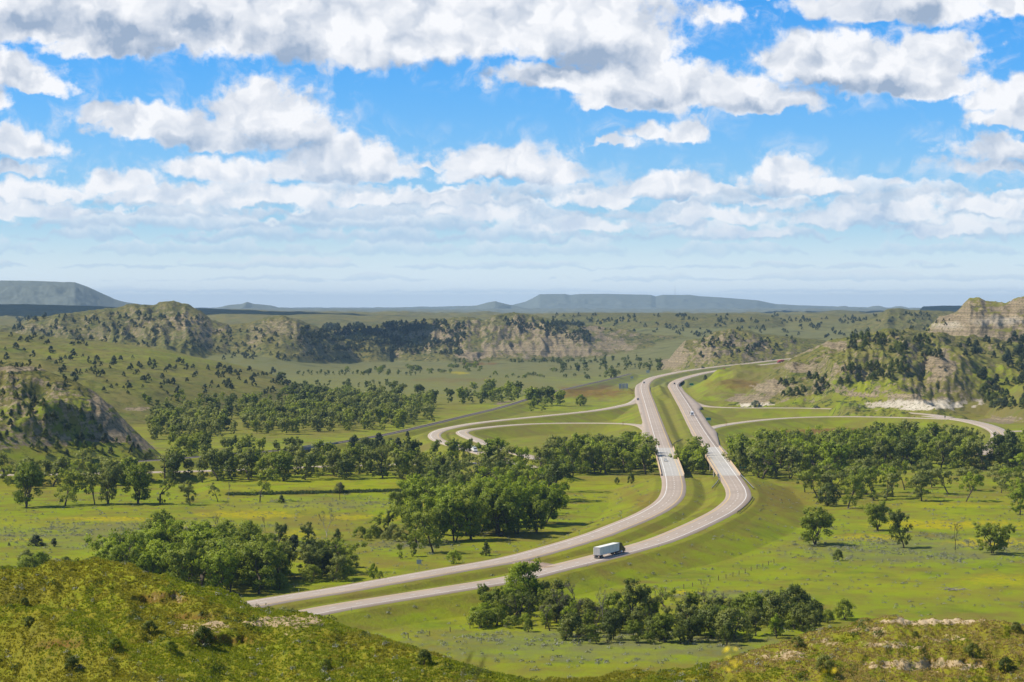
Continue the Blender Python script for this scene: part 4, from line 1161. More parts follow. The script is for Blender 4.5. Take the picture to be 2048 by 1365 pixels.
def make_bush(key, seed, H, W, n, per, size, cone=0.0, stem=True):
    rd = random.Random(seed); rg = np.random.default_rng(seed)
    mb = MB()
    if stem:
        for k in range(3):
            a = k * 2.1 + seed
            limb(mb, [(0, 0, -.3), (math.cos(a) * W * .08, math.sin(a) * W * .08, H * .25), (math.cos(a) * W * .2, math.sin(a) * W * .2, H * .6)], H * .035, H * .012, 5)
    z = rg.random(n) ** .8
    rr = W * .5 * ((1 - z) ** (.55 + .45 * cone) if cone else np.sqrt(np.clip(1 - (2 * z - .75) ** 2 * .7, .05, 1))) * rg.uniform(.55, 1, n)
    a = rg.uniform(0, 2 * np.pi, n)
    C = np.stack([rr * np.cos(a), rr * np.sin(a), H * (.10 + .84 * z)], 1)
    Rr = rg.uniform(.13, .22, n) * min(H, W) * (1 - .35 * z * cone)
    V, Fq = leaves(C, Rr, per, size, rg, .9)
    V[:, 2] = np.maximum(V[:, 2], 0.0)
    PROTO[key] = (mb, (V, Fq, LEAFN[-1]), H)

for i in range(3): make_proto('cw_hi%d' % i, 20 + i, 14, 1, 1.0 + .12 * (i == 1), .12, 72, .30, .95)
for i in range(2): make_proto('cw_multi%d' % i, 30 + i, 14, 3, 1.1, .12, 70, .31, .9)
for i in range(5): make_proto('cw_mid%d' % i, 40 + i, 14, 1 + (i % 2), .68 + .07 * i, .08, 38, .44, .95)
for i in range(3): make_proto('cw_open%d' % i, 60 + i, 13, 1, 1.3, .30, 52, .36, .8, lean=.12 * (i - 1))
make_proto('wide', 70, 12, 2, 1.6, .12, 74, .31, .9, lean=-.2)
for i in range(3): make_proto('dead%d' % i, 80 + i, 12, 1, .8, bare=True, lean=.15 * (i - 1))
for i in range(3): make_bush('jun%d' % i, 90 + i, 6, 5.8, 40, 34, .27, .6)
for i in range(3): make_bush('junlo%d' % i, 93 + i, 6, 6.6, 18, 16, .55, .45, stem=False)
for i in range(3): make_bush('bush%d' % i, 100 + i, 5, 6.0, 44, 54, .20, 0.0)
for i in range(2): make_bush('bushlo%d' % i, 110 + i, 5, 6.0, 20, 16, .5, 0.0, stem=False)

_pm = {}
def proto_mesh(key, what):
    k = (key, what)
    if k not in _pm:
        mb, (V, Fq, NV), H = PROTO[key]
        if what == 'trunk':
            me = mb.mesh('trunk', [BARK], True) if mb.v else None
        else:
            me = np_mesh('crown', V, Fq, NV is not None); me.materials.append(L_MID)
            if NV is not None: me.normals_split_custom_set_from_vertices(NV.astype(np.float32))
        _pm[k] = me
    return _pm[k]
def set_mat(o, m):
    o.material_slots[0].link = 'OBJECT'; o.material_slots[0].material = m
JOBS = []     # every plant: dict(name, key, x, y, z, h, rz, leaf, bark, label, cat, group, size)
def plant(name, key, px, py, hpx, leaf, label, cat, group=None, bark=None, wfac=1.0, hm=None, dmin=380, pos=None):
    p = pos or hit(px, py, dmin)
    if p is None: return
    scale = F / p[1]
    h = hm if hm else hpx / scale
    JOBS.append(dict(name=name, key=key, x=p[0], y=p[1], z=p[2], h=h, rz=random.uniform(0, 6.28), leaf=leaf, bark=bark, label=label, cat=cat, group=group, size=h * scale, w=wfac, solo=group is None))
def clear_of_road(p, r):
    return gridval(ROADD, p[0], p[1]) > r
def stand(name, cat, group, label, region, n, hpx, keys, leaf, gap=6.0, road_gap=5.0, clump=0.0, seed=0, dmin=380, wf=1.0, bark=None):
    """fill an area of the picture's ground (x0, y0 top, y0 bottom, x1, y1 top, y1 bottom) with plants"""
    rd = random.Random(seed or (len(JOBS) + 5)); x0, ta, ba, x1, tb, bb = region
    got = []; tries = 0
    while len(got) < n and tries < n * 25:
        tries += 1
        f = rd.random(); px = x0 + (x1 - x0) * f; v = rd.random()
        py = (ta + (tb - ta) * f) * (1 - v) + (ba + (bb - ba) * f) * v
        if clump and float(fbm(px / 38.0, py / 13.0, 3, 300 + seed)) < clump * rd.uniform(.0, .45): continue
        p = hit(px, py, dmin)
        if p is None or not clear_of_road(p, road_gap): continue
        if any((p[0] - q[0]) ** 2 + (p[1] - q[1]) ** 2 < gap * gap for q in got): continue
        got.append(p)
        plant(name, rd.choice(keys), px, py, rd.uniform(*hpx), leaf if isinstance(leaf, str) else rd.choice(leaf), label, cat, group, bark=bark, pos=p, wfac=wf * rd.uniform(.85, 1.2))
HI = ['cw_hi0', 'cw_hi1', 'cw_hi2', 'cw_multi0', 'cw_multi1']; MID = ['cw_mid%d' % i for i in range(5)]; OPEN = ['cw_open0', 'cw_open1', 'cw_open2']
JUN = ['jun0', 'jun1', 'jun2']; JLO = ['junlo0', 'junlo1', 'junlo2']; BUSH = ['bush0', 'bush1', 'bush2']; BLO = ['bushlo0', 'bushlo1']
CWT = ('cottonwood_tree', 'tree')
# --- groves, nearest first
stand(*CWT, 'bright cottonwoods of the grove behind the left knoll', 'bright leafy cottonwood in the grove behind the left knoll', (225, 1150, 1185, 520, 1150, 1195), 26, (80, 112), HI, ['bright', 'bright', 'mid'], 5.5, 3, seed=1)
stand(*CWT, 'bright cottonwoods of the grove behind the left knoll', 'bright leafy cottonwood in the grove behind the left knoll', (330, 1105, 1150, 520, 1120, 1150), 12, (60, 90), HI, ['bright', 'mid'], 6, 3, seed=2)
stand(*CWT, 'grey green cottonwoods at the right end of the grove by the highway', 'grey green cottonwood in the right end of the grove by the highway', (520, 1150, 1185, 690, 1130, 1160), 13, (48, 80), HI, ['olive', 'mid', 'dark'], 5, 3, seed=3)
stand('shrub', 'shrub', 'shrubs along the grove behind the left knoll', 'low leafy shrub along the edge of the grove behind the left knoll', (40, 1135, 1150, 250, 1140, 1160), 16, (22, 38), BUSH, ['mid', 'bright', 'olive'], 4, 3, seed=4)
stand('shrub', 'shrub', 'shrubs along the grove behind the left knoll', 'low leafy shrub along the edge of the grove behind the left knoll', (500, 1160, 1190, 700, 1135, 1160), 12, (20, 34), BUSH, ['mid', 'bright'], 4, 3, seed=5)
# central grove
stand(*CWT, 'cottonwoods of the central grove left of the highway curve', 'tall cottonwood in the central grove left of the highway curve', (820, 1060, 1095, 1090, 1045, 1066), 17, (78, 110), HI, ['bright', 'mid', 'bright', 'mid'], 7, 6, seed=6)
stand(*CWT, 'cottonwoods of the central grove left of the highway curve', 'tall cottonwood in the central grove left of the highway curve', (790, 1030, 1060, 1060, 1015, 1045), 12, (70, 95), HI, ['bright', 'mid'], 7, 6, seed=7)
stand(*CWT, 'dark cottonwoods at the back of the central grove', 'dark broad cottonwood at the back of the central grove', (860, 985, 1015, 1140, 975, 1000), 14, (58, 80), HI + OPEN, ['mid', 'olive', 'dark'], 9, 8, seed=8)
stand(*CWT, 'grey green cottonwoods behind the central grove', 'grey green cottonwood behind the central grove near the river bend', (845, 960, 985, 1000, 950, 965), 10, (45, 62), MID + OPEN, ['olive', 'mid'], 9, 8, seed=9)
stand('shrub', 'shrub', 'shrubs under the central grove', 'low shrub under the left side of the central grove', (705, 1070, 1082, 830, 1075, 1085), 12, (14, 26), BUSH, ['mid', 'dark', 'olive'], 4, 3, seed=10)
# row and band on the left
stand(*CWT, 'cottonwoods of the long band across the left valley', 'slender cottonwood in the long band across the left valley', (330, 945, 968, 850, 938, 958), 62, (42, 66), MID, ['olive', 'mid', 'olive', 'dark'], 6.5, 7, seed=11)
stand(*CWT, 'cottonwoods behind the long band on the left', 'dark cottonwood behind the long band on the left', (350, 905, 925, 600, 900, 915), 22, (28, 44), MID, ['dark', 'mid'], 8, 7, seed=12)
stand(*CWT, 'cottonwoods along the railway on the left', 'cottonwood between the railway and the meadow on the left', (0, 962, 978, 330, 955, 970), 16, (34, 62), MID + OPEN, ['olive', 'mid'], 8, 7, seed=13)
# forest around the bridges
stand(*CWT, 'cottonwoods of the forest left of the bridges', 'full cottonwood in the forest left of the bridges', (1000, 936, 952, 1312, 930, 950), 44, (48, 70), MID + HI[:2], ['mid', 'bright', 'mid', 'olive'], 6.5, 5, seed=14)
stand(*CWT, 'cottonwoods of the forest left of the bridges', 'full cottonwood in the forest left of the bridges', (1040, 916, 935, 1305, 905, 928), 24, (36, 50), MID, ['mid', 'dark'], 8, 6, seed=15)
stand(*CWT, 'cottonwoods between the two bridges', 'cottonwood squeezed between the two highway bridges', (1362, 930, 955, 1425, 925, 950), 12, (38, 56), MID, ['mid', 'bright'], 5, 1.5, seed=16)
stand(*CWT, 'cottonwoods of the forest right of the bridges', 'dense cottonwood in the forest right of the bridges', (1455, 925, 960, 1720, 925, 955), 60, (52, 76), MID + HI[:2], ['mid', 'bright', 'mid', 'olive'], 6.5, 6, seed=17)
stand(*CWT, 'cottonwoods of the forest right of the bridges', 'dense cottonwood in the forest right of the bridges', (1700, 905, 940, 2070, 900, 945), 78, (44, 66), MID, ['mid', 'olive', 'mid', 'dark'], 7, 6, seed=18)
stand(*CWT, 'cottonwoods of the forest right of the bridges', 'dense cottonwood in the forest right of the bridges', (1460, 898, 925, 2070, 896, 915), 78, (34, 48), MID, ['mid', 'bright', 'mid'], 7.5, 8, seed=19)
# open woodland, right meadow
stand(*CWT, 'open crowned cottonwoods behind the right meadow', 'open crowned cottonwood with a visible trunk behind the right meadow', (1600, 968, 1000, 2060, 970, 1010), 30, (48, 72), OPEN + MID[:2], ['olive', 'mid', 'olive', 'bright'], 10, 10, seed=20)
# middle distance, left of the interchange
stand(*CWT, 'cottonwoods of the wide river wood in the middle distance', 'cottonwood in the wide river wood of the middle distance', (300, 850, 882, 870, 828, 858), 170, (26, 40), MID, ['olive', 'olive', 'dark', 'mid'], 7.5, 6, seed=21)
stand(*CWT, 'cottonwoods at the back of the wide river wood', 'cottonwood at the back of the wide river wood in the middle distance', (300, 825, 850, 870, 805, 828), 120, (22, 34), MID, ['olive', 'dark', 'mid'], 9, 6, seed=22)
stand(*CWT, 'dark cottonwoods clustered beyond the railway', 'dark cottonwood clustered beyond the railway in the middle', (925, 796, 812, 1035, 790, 803), 20, (24, 38), MID, ['dark', 'mid'], 9, 5, seed=23)
stand(*CWT, 'dark cottonwoods clustered beyond the railway', 'dark cottonwood clustered beyond the railway in the middle', (600, 800, 822, 900, 795, 825), 30, (22, 36), MID, ['dark', 'olive'], 10, 5, seed=24)
stand(*CWT, 'cottonwoods beside the railway in the centre', 'cottonwood beside the railway in the centre of the valley', (1060, 800, 826, 1130, 800, 822), 9, (24, 44), MID, ['dark', 'mid'], 8, 3, seed=25)
stand(*CWT, 'tiny cottonwoods strung along the far creek', 'tiny cottonwood strung along the far creek on the left', (290, 800, 812, 790, 796, 806), 60, (12, 22), MID, ['dark', 'mid'], 10, 5, seed=26)
stand(*CWT, 'tiny cottonwoods strung along the far creek', 'tiny cottonwood strung along the far creek on the left', (600, 772, 780, 780, 768, 776), 26, (8, 16), MID, ['dark'], 12, 5, seed=27)
stand(*CWT, 'tiny cottonwoods strung along the far creek', 'tiny cottonwood strung along the far creek on the left', (590, 748, 753, 840, 746, 752), 34, (6, 11), MID, ['dark'], 12, 5, seed=28)
stand(*CWT, 'far cottonwoods under the pale cliffs', 'far cottonwood under the pale cliffs of the centre', (1120, 738, 748, 1330, 728, 742), 26, (8, 20), MID, ['dark', 'dark'], 12, 8, seed=29)
stand(*CWT, 'far cottonwoods under the pale cliffs', 'far cottonwood under the pale cliffs of the centre', (900, 724, 730, 1300, 716, 722), 34, (5, 10), MID, ['dark'], 12, 8, seed=30)
# thicket in front of the highway
TH = ('thicket_tree', 'tree')
stand(*TH, 'bushy trees of the thicket in front of the highway', 'bushy dark green tree in the thicket in front of the highway', (965, 1200, 1245, 1130, 1215, 1262), 26, (34, 62), BUSH + HI + ['cw_mid0', 'cw_mid2'], ['mid', 'olive', 'bright', 'dark'], 3.2, 3, seed=31, wf=.9)
stand(*TH, 'bushy trees of the thicket in front of the highway', 'bushy dark green tree in the thicket in front of the highway', (1130, 1240, 1290, 1330, 1245, 1290), 28, (28, 60), BUSH + HI + ['cw_mid1', 'cw_mid3'], ['mid', 'dark', 'olive', 'dark'], 3.8, 3, seed=32, wf=.9)
stand(*TH, 'bushy trees of the thicket in front of the highway', 'bushy dark green tree in the thicket in front of the highway', (1300, 1240, 1292, 1640, 1225, 1275), 50, (26, 66), BUSH + HI + ['cw_mid0', 'cw_mid4'], ['mid', 'dark', 'olive', 'dark', 'bright'], 3.8, 3, seed=33, wf=.9)
stand('shrub', 'shrub', 'shrubs at the foot of the thicket', 'low bright shrub at the foot of the thicket in front of the highway', (920, 1235, 1256, 1060, 1245, 1262), 10, (18, 36), BUSH, ['bright', 'mid'], 3, 3, seed=34)
# shrubs beside the railway
stand('shrub', 'shrub', 'dark shrubs beside the railway embankment', 'dark round shrub beside the railway embankment', (690, 893, 908, 800, 892, 905), 16, (16, 30), BUSH + JUN, ['dark', 'jun'], 4, 2, seed=35)
stand('dead_tree', 'dead tree', 'leafless grey trees inside the thicket', 'grey leafless tree inside the near thicket', (980, 1215, 1270, 1620, 1235, 1275), 11, (40, 66), ['dead0', 'dead1', 'dead2'], 'twig', 9, 3, seed=36)
SB = ('shrub', 'shrub')
stand(*SB, 'small dark bushes along the creeks of the far valley', 'small dark bush along a creek of the far valley', (640, 742, 752, 990, 726, 738), 60, (4, 9), BLO, ['dark', 'mid'], 8, 5, clump=.5, seed=60)
stand(*SB, 'small dark bushes along the creeks of the far valley', 'small dark bush along a creek of the far valley', (860, 740, 756, 1240, 742, 760), 34, (4, 9), BLO, ['dark', 'mid'], 8, 5, clump=.5, seed=61)
stand(*SB, 'small dark bushes along the creeks of the far valley', 'small dark bush along a creek of the far valley', (560, 782, 794, 700, 780, 792), 30, (7, 13), BLO, ['dark', 'mid'], 7, 5, seed=62)
stand(*SB, 'small dark bushes along the creeks of the far valley', 'small dark bush along a creek of the far valley', (1020, 722, 728, 1300, 720, 727), 34, (4, 8), BLO, ['dark'], 8, 5, seed=63)
stand(*SB, 'small dark bushes along the creeks of the far valley', 'small dark bush along a creek of the far valley', (560, 755, 790, 640, 790, 806), 22, (8, 15), BLO, ['dark', 'jun'], 6, 5, seed=64)
# junipers
JP = ('juniper', 'juniper')
stand(*JP, 'junipers dotting the long green slope', 'small dark juniper dotting the long green slope on the left', (0, 690, 785, 560, 745, 792), 150, (6, 14), JLO, 'jun', 9, 5, clump=.5, seed=41)
stand(*JP, 'junipers on the eroded bluff', 'dark juniper clinging to the eroded bluff on the left', (0, 760, 900, 300, 880, 925), 44, (10, 19), JUN, ['jun', 'dark'], 5, 2, clump=1.0, seed=42)
stand(*JP, 'junipers covering the far wooded ridges', 'dark juniper among the many covering the far wooded ridges', (20, 640, 690, 420, 618, 700), 150, (6, 12), JLO, 'jun', 10, 2, clump=1.0, seed=43)
stand(*JP, 'junipers covering the far wooded ridges', 'dark juniper among the many covering the far wooded ridges', (420, 660, 720, 720, 670, 725), 110, (5, 10), JLO, 'jun', 10, 2, clump=.6, seed=44)
stand(*JP, 'junipers covering the far wooded ridges', 'dark juniper among the many covering the far wooded ridges', (600, 658, 700, 930, 645, 712), 420, (7, 12), JLO, 'jun', 8, 2, clump=.3, seed=45)
stand(*JP, 'junipers covering the far wooded ridges', 'dark juniper among the many covering the far wooded ridges', (1010, 640, 655, 1180, 652, 688), 120, (6, 11), JLO, 'jun', 8, 2, clump=.2, seed=46)
stand(*JP, 'junipers covering the far wooded ridges', 'dark juniper among the many covering the far wooded ridges', (1080, 632, 650, 1580, 632, 690), 170, (4, 8), JLO, 'jun', 11, 2, clump=.9, seed=47)
stand(*JP, 'junipers covering the far wooded ridges', 'dark juniper among the many covering the far wooded ridges', (1560, 640, 690, 1900, 625, 665), 130, (4, 8), JLO, 'jun', 11, 2, clump=.8, seed=48)
stand(*JP, 'dark junipers on the hill above the interchange', 'dark bushy juniper on the hill above the interchange', (1690, 672, 700, 1880, 675, 720), 50, (9, 19), JUN, ['jun', 'dark'], 6, 4, clump=.3, seed=49)
stand(*JP, 'dark junipers on the hill above the interchange', 'dark bushy juniper on the hill above the interchange', (1560, 770, 805, 1830, 715, 750), 46, (9, 19), JUN, ['jun', 'dark'], 6, 4, clump=.6, seed=50)
stand(*JP, 'dark junipers in the green gully at the right edge', 'dark juniper in the green gully at the right edge', (1960, 740, 820, 2070, 700, 815), 40, (12, 24), JUN + BUSH[:1], ['jun', 'dark'], 6, 4, seed=51)
stand(*JP, 'dark junipers in the green gully at the right edge', 'dark juniper in the green gully at the right edge', (1920, 690, 720, 2060, 670, 730), 26, (12, 22), JUN, 'jun', 7, 4, seed=52)
stand(*JP, 'junipers on the spur beside the highway bend', 'small juniper on the spur beside the highway bend', (1400, 680, 718, 1560, 690, 715), 26, (7, 13), JLO, 'jun', 9, 4, seed=53)
# --- single plants that can be told apart
S = plant
S('cottonwood_tree', 'cw_multi0', 52, 1016, 92, 'mid', 'forked cottonwood with two dark trunks, leftmost of the row in the left meadow', 'tree', wfac=.9)
S('cottonwood_tree', 'cw_hi0', 130, 1012, 80, 'mid', 'rounded cottonwood, second from the left in the row across the left meadow', 'tree')
S('cottonwood_tree', 'cw_open2', 190, 1010, 72, 'olive', 'leaning cottonwood, third from the left in the row across the left meadow', 'tree', wfac=.8)
S('cottonwood_tree', 'cw_multi1', 216, 1009, 88, 'olive', 'tall thin cottonwood with a V shaped trunk in the left meadow row', 'tree', wfac=.75)
S('cottonwood_tree', 'cw_multi0', 277, 1008, 82, 'mid', 'wide cottonwood with several fanned trunks in the left meadow row', 'tree')
S('cottonwood_tree', 'cw_hi1', 320, 1010, 62, 'dark', 'ragged drooping cottonwood right of the fan trunked one', 'tree', wfac=.7)
S('cottonwood_tree', 'cw_hi2', 380, 1011, 50, 'olive', 'small lopsided cottonwood standing alone in the left meadow', 'tree', wfac=.9)
S('cottonwood_tree', 'cw_open0', 436, 1004, 38, 'olive', 'low spreading cottonwood clump beside a bare snag in the left meadow', 'tree', wfac=1.1)
S('cottonwood_tree', 'cw_open1', 520, 1004, 66, 'mid', 'crooked cottonwood with a bare lower trunk near the creek bank', 'tree', wfac=.9)
S('dead_tree', 'dead0', 455, 1003, 42, 'twig', 'thin bare snag beside the low cottonwood clump', 'dead tree', bark=BARK_PALE, wfac=.5)
S('dead_tree', 'dead1', 680, 1000, 38, 'twig', 'small twisted half dead tree alone by the creek bank', 'dead tree', bark=BARK_D, wfac=.8)
S('shrub', 'bush0', 680, 986, 20, 'olive', 'small round leafy clump on the twisted tree by the creek', 'shrub')
S('juniper', 'jun0', 563, 1007, 17, 'dark', 'small dark bush alone in the meadow near the crooked cottonwood', 'juniper')
S('dead_tree', 'dead2', 436, 1066, 40, 'twig', 'bare grey tree rising behind the left grove', 'dead tree', bark=BARK_D, wfac=.8)
S('dead_tree', 'dead0', 655, 1092, 76, 'twig', 'tall bare white limbed tree behind the right end of the left grove', 'dead tree', bark=BARK_PALE, wfac=.75)
S('dead_tree', 'dead1', 530, 1068, 36, 'twig', 'leaning bare trunk left of the dark bushy tree', 'dead tree', bark=BARK_D, wfac=.5)
S('cottonwood_tree', 'cw_hi2', 620, 1092, 48, 'dark', 'dense upright tree left of the tall bare tree', 'tree', wfac=.8)
S('cottonwood_tree', 'cw_hi0', 552, 1104, 62, 'dark', 'dark bushy tree in the clearing behind the left grove', 'tree', wfac=.8)
S('juniper', 'jun1', 588, 1104, 34, 'jun', 'dark rounded juniper in the clearing behind the left grove', 'juniper', wfac=1.3)
S('juniper', 'jun2', 675, 1082, 24, 'dark', 'small dark bush right of the tall bare tree', 'juniper')
S('cottonwood_tree', 'cw_hi1', 690, 1148, 74, 'mid', 'slim cottonwood at the right tip of the left grove by the highway', 'tree', wfac=.75)
S('juniper', 'jun0', 72, 1092, 22, 'jun', 'wide dark juniper clump alone in the far left meadow', 'juniper', wfac=1.9)
S('juniper', 'jun1', 108, 1094, 17, 'jun', 'pair of small dark junipers right of the wide clump', 'juniper', wfac=1.3)
S('juniper', 'jun2', 18, 1092, 7, 'jun', 'tiny juniper near the left edge of the meadow', 'juniper')
S('cottonwood_tree', 'cw_hi1', 740, 1072, 46, 'mid', 'round topped tree standing left of the central grove', 'tree', wfac=1.1)
S('cottonwood_tree', 'cw_hi2', 775, 1072, 52, 'dark', 'upright tree between the round topped one and the central grove', 'tree', wfac=.6)
S('juniper', 'jun0', 972, 1112, 29, 'dark', 'dark cone shaped juniper alone on the grass by the highway', 'juniper', wfac=.85)
S('shrub', 'bush1', 908, 1128, 27, 'bright', 'bright green shrub on the grass beside the highway', 'shrub', wfac=.9)
S('cottonwood_tree', 'cw_mid0', 801, 1119, 34, 'mid', 'small slender tree in front of the central grove', 'tree', wfac=.7)
S('cottonwood_tree', 'cw_mid1', 825, 1114, 33, 'mid', 'small round tree right of the slender one before the central grove', 'tree')
S('cottonwood_tree', 'cw_hi0', 866, 1106, 96, 'mid', 'tall cottonwood with an open trunk at the front of the central grove', 'tree', wfac=.95)
S('cottonwood_tree', 'cw_multi1', 1073, 1067, 76, 'mid', 'broad fan trunked cottonwood at the right tip of the central grove', 'tree')
S('cottonwood_tree', 'cw_hi2', 1105, 1004, 86, 'dark', 'large dark cottonwood at the right rear of the central grove', 'tree', wfac=1.2)
S('dead_tree', 'dead2', 848, 992, 28, 'twig', 'pair of bare stubs at the left rear of the central grove', 'dead tree', bark=BARK_PALE, wfac=.5)
S('shrub', 'bush2', 747, 1158, 30, 'bright', 'bright young poplar shrub by the highway shoulder', 'shrub', wfac=.55)
S('shrub', 'bush0', 760, 1158, 15, 'mid', 'low shrub at the foot of the young poplar', 'shrub', wfac=.8)
S('shrub', 'bush0', 1262, 968, 20, 'dark', 'small dark tree on the grass below the left bridge end', 'shrub', wfac=.6)
S('shrub', 'bush1', 1234, 970, 15, 'olive', 'pale small bush left of the dark one below the bridge', 'shrub', wfac=.6)
S('shrub', 'bush2', 1126, 1018, 17, 'dark', 'low dark bush right of the central grove', 'shrub', wfac=1.1)
S('thicket_tree', 'cw_hi0', 1066, 1218, 112, 'bright', 'tall leafy tree overlapping the highway in front of the gravel crossover', 'tree', wfac=.8)
S('thicket_tree', 'bush1', 1038, 1190, 58, 'bright', 'leafy bush left of the tall tree that overlaps the highway', 'tree', wfac=.7)
S('thicket_tree', 'cw_hi2', 1258, 1262, 108, 'dark', 'tall dark ragged tree in the middle of the thicket', 'tree', wfac=.8)
S('dead_tree', 'dead0', 1210, 1262, 92, 'twig', 'tall bare grey tree left of the dark ragged one', 'dead tree', bark=BARK_PALE, wfac=.6)
S('dead_tree', 'dead1', 1157, 1256, 62, 'twig', 'bare crowned tree with a thin trunk in the thicket', 'dead tree', bark=BARK_D, wfac=.8)
S('dead_tree', 'dead2', 1408, 1250, 84, 'twig', 'bare topped grey tree near the fence end of the thicket', 'dead tree', bark=BARK_D, wfac=.8)
S('dead_tree', 'dead0', 1100, 1262, 60, 'twig', 'grey brown leafless bush at the front of the thicket', 'dead tree', bark=BARK_D, wfac=1.1)
S('thicket_tree', 'cw_hi1', 1560, 1248, 78, 'dark', 'dark tree at the highest right part of the thicket', 'tree', wfac=.7)
S('shrub', 'bush0', 1057, 1264, 27, 'mid', 'small round bush on two stems in front of the thicket', 'shrub', wfac=.7)
S('shrub', 'bush1', 1454, 1292, 46, 'dark', 'dark narrow shrub standing in front of the thicket', 'shrub', wfac=.5)
S('shrub', 'bush0', 1598, 1204, 15, 'olive', 'small grey bush on the grass behind the thicket', 'shrub')
S('thicket_tree', 'bush2', 1690, 1240, 40, 'mid', 'isolated leafy bush behind the rim of the tan hill', 'tree', wfac=.9)
S('thicket_tree', 'bush0', 1655, 1246, 26, 'mid', 'smaller bush left of the isolated one behind the tan hill', 'tree', wfac=.9)
S('cottonwood_tree', 'cw_multi0', 1629, 1092, 78, 'mid', 'broad round cottonwood alone in the right meadow nearest the highway', 'tree', wfac=1.15)
S('cottonwood_tree', 'cw_multi1', 1755, 1062, 62, 'mid', 'spreading cottonwood with a curved trunk in the right meadow', 'tree', wfac=1.0)
S('cottonwood_tree', 'cw_hi0', 1808, 1097, 84, 'dark', 'dark upright cottonwood in the middle of the right meadow', 'tree', wfac=.8)
S('cottonwood_tree', 'wide', 1985, 1107, 68, 'mid', 'wide low cottonwood with a leaning limb at the far right of the meadow', 'tree', wfac=1.0)
S('dead_tree', 'dead1', 1910, 1101, 58, 'twig', 'crooked brown dead tree in the right meadow', 'dead tree', bark=BARK_D, wfac=.6)
S('cottonwood_tree', 'cw_hi0', 1696, 1017, 80, 'mid', 'tall cottonwood with a dark trunk beside the faint track', 'tree', wfac=.85)
S('thicket_tree', 'bush2', 1655, 1012, 44, 'dark', 'dense dark bushy tree at the foot of the highway embankment', 'tree', wfac=.95)
S('cottonwood_tree', 'cw_open0', 1610, 985, 58, 'olive', 'grey green cottonwood nearest the embankment right of the bridge', 'tree', wfac=.9)
S('shrub', 'bush0', 1676, 1122, 22, 'dark', 'dark leaning bush among the sagebrush of the right meadow', 'shrub', wfac=.8)
S('cottonwood_tree', 'cw_hi2', 2040, 1030, 64, 'bright', 'bright cottonwood cut by the right edge of the picture', 'tree')
S('shrub', 'bush1', 1511, 815, 14, 'silver', 'pale silvery round bush beside the white cut bank', 'shrub', wfac=1.1)
S('juniper', 'jun0', 902, 893, 1, 'jun', 'x', 'juniper') if False else None
S('juniper', 'jun1', 815, 875, 12, 'jun', 'lone dark juniper between the railway and the ramp loop', 'juniper')
S('cottonwood_tree', 'cw_mid2', 862, 926, 46, 'mid', 'round tree in front of the ramp loop, left of the old bridge', 'tree')
S('cottonwood_tree', 'cw_mid3', 910, 930, 54, 'mid', 'tall tree overlapping the ramp loop beside the old bridge', 'tree', wfac=.8)
S('cottonwood_tree', 'cw_mid1', 935, 928, 52, 'mid', 'second tall tree overlapping the ramp loop beside the old bridge', 'tree', wfac=.9)
S('shrub', 'bush2', 1161, 812, 22, 'mid', 'dark bushy tree right of the railway near the interchange', 'shrub', wfac=.9)
S('shrub', 'bush0', 1222, 756, 18, 'dark', 'round dark clump where the railway passes the sign boards', 'shrub', wfac=1.3)
S('juniper', 'jun2', 1411, 760, 10, 'jun', 'small cone shaped juniper at the inside of the highway bend', 'juniper')
S('juniper', 'jun0', 1978, 795, 12, 'jun', 'single dark juniper at the foot of the pyramid hill', 'juniper')

ORD = lambda n: '%d%s' % (n, 'th' if 10 <= n % 100 <= 20 else {1: 'st', 2: 'nd', 3: 'rd'}.get(n % 10, 'th'))
HUE = dict(bright='bright green', mid='green', olive='grey green', dark='dark green', jun='dark', silver='silvery', twig='bare')
def name_each(L):
    """give every member of a stand its own label: look, then its place along the stand"""
    G = {}
    for j in L:
        if j['group']: G.setdefault(j['group'], []).append(j)
    for g, M in G.items():
        M.sort(key=lambda j: project(j['x'], j['y'], j['z'])[0])
        hs = sorted(j['size'] for j in M); lo, hi = hs[len(hs) // 3], hs[2 * len(hs) // 3]
        place_ = g.split(' ', 1)
        cnt = {}
        for j in M:
            size = 'small' if j['size'] < lo else ('tall' if j['size'] > hi else 'medium')
            noun = j['name'].replace('_', ' ').replace('cottonwood tree', 'cottonwood').replace('thicket tree', 'bushy tree')
            look = size + ' ' + HUE[j['leaf']]
            cnt[look] = cnt.get(look, 0) + 1
            j['label'] = '%s %s, %s such from the left%s' % (look, noun, ORD(cnt[look]), PLACE[g])
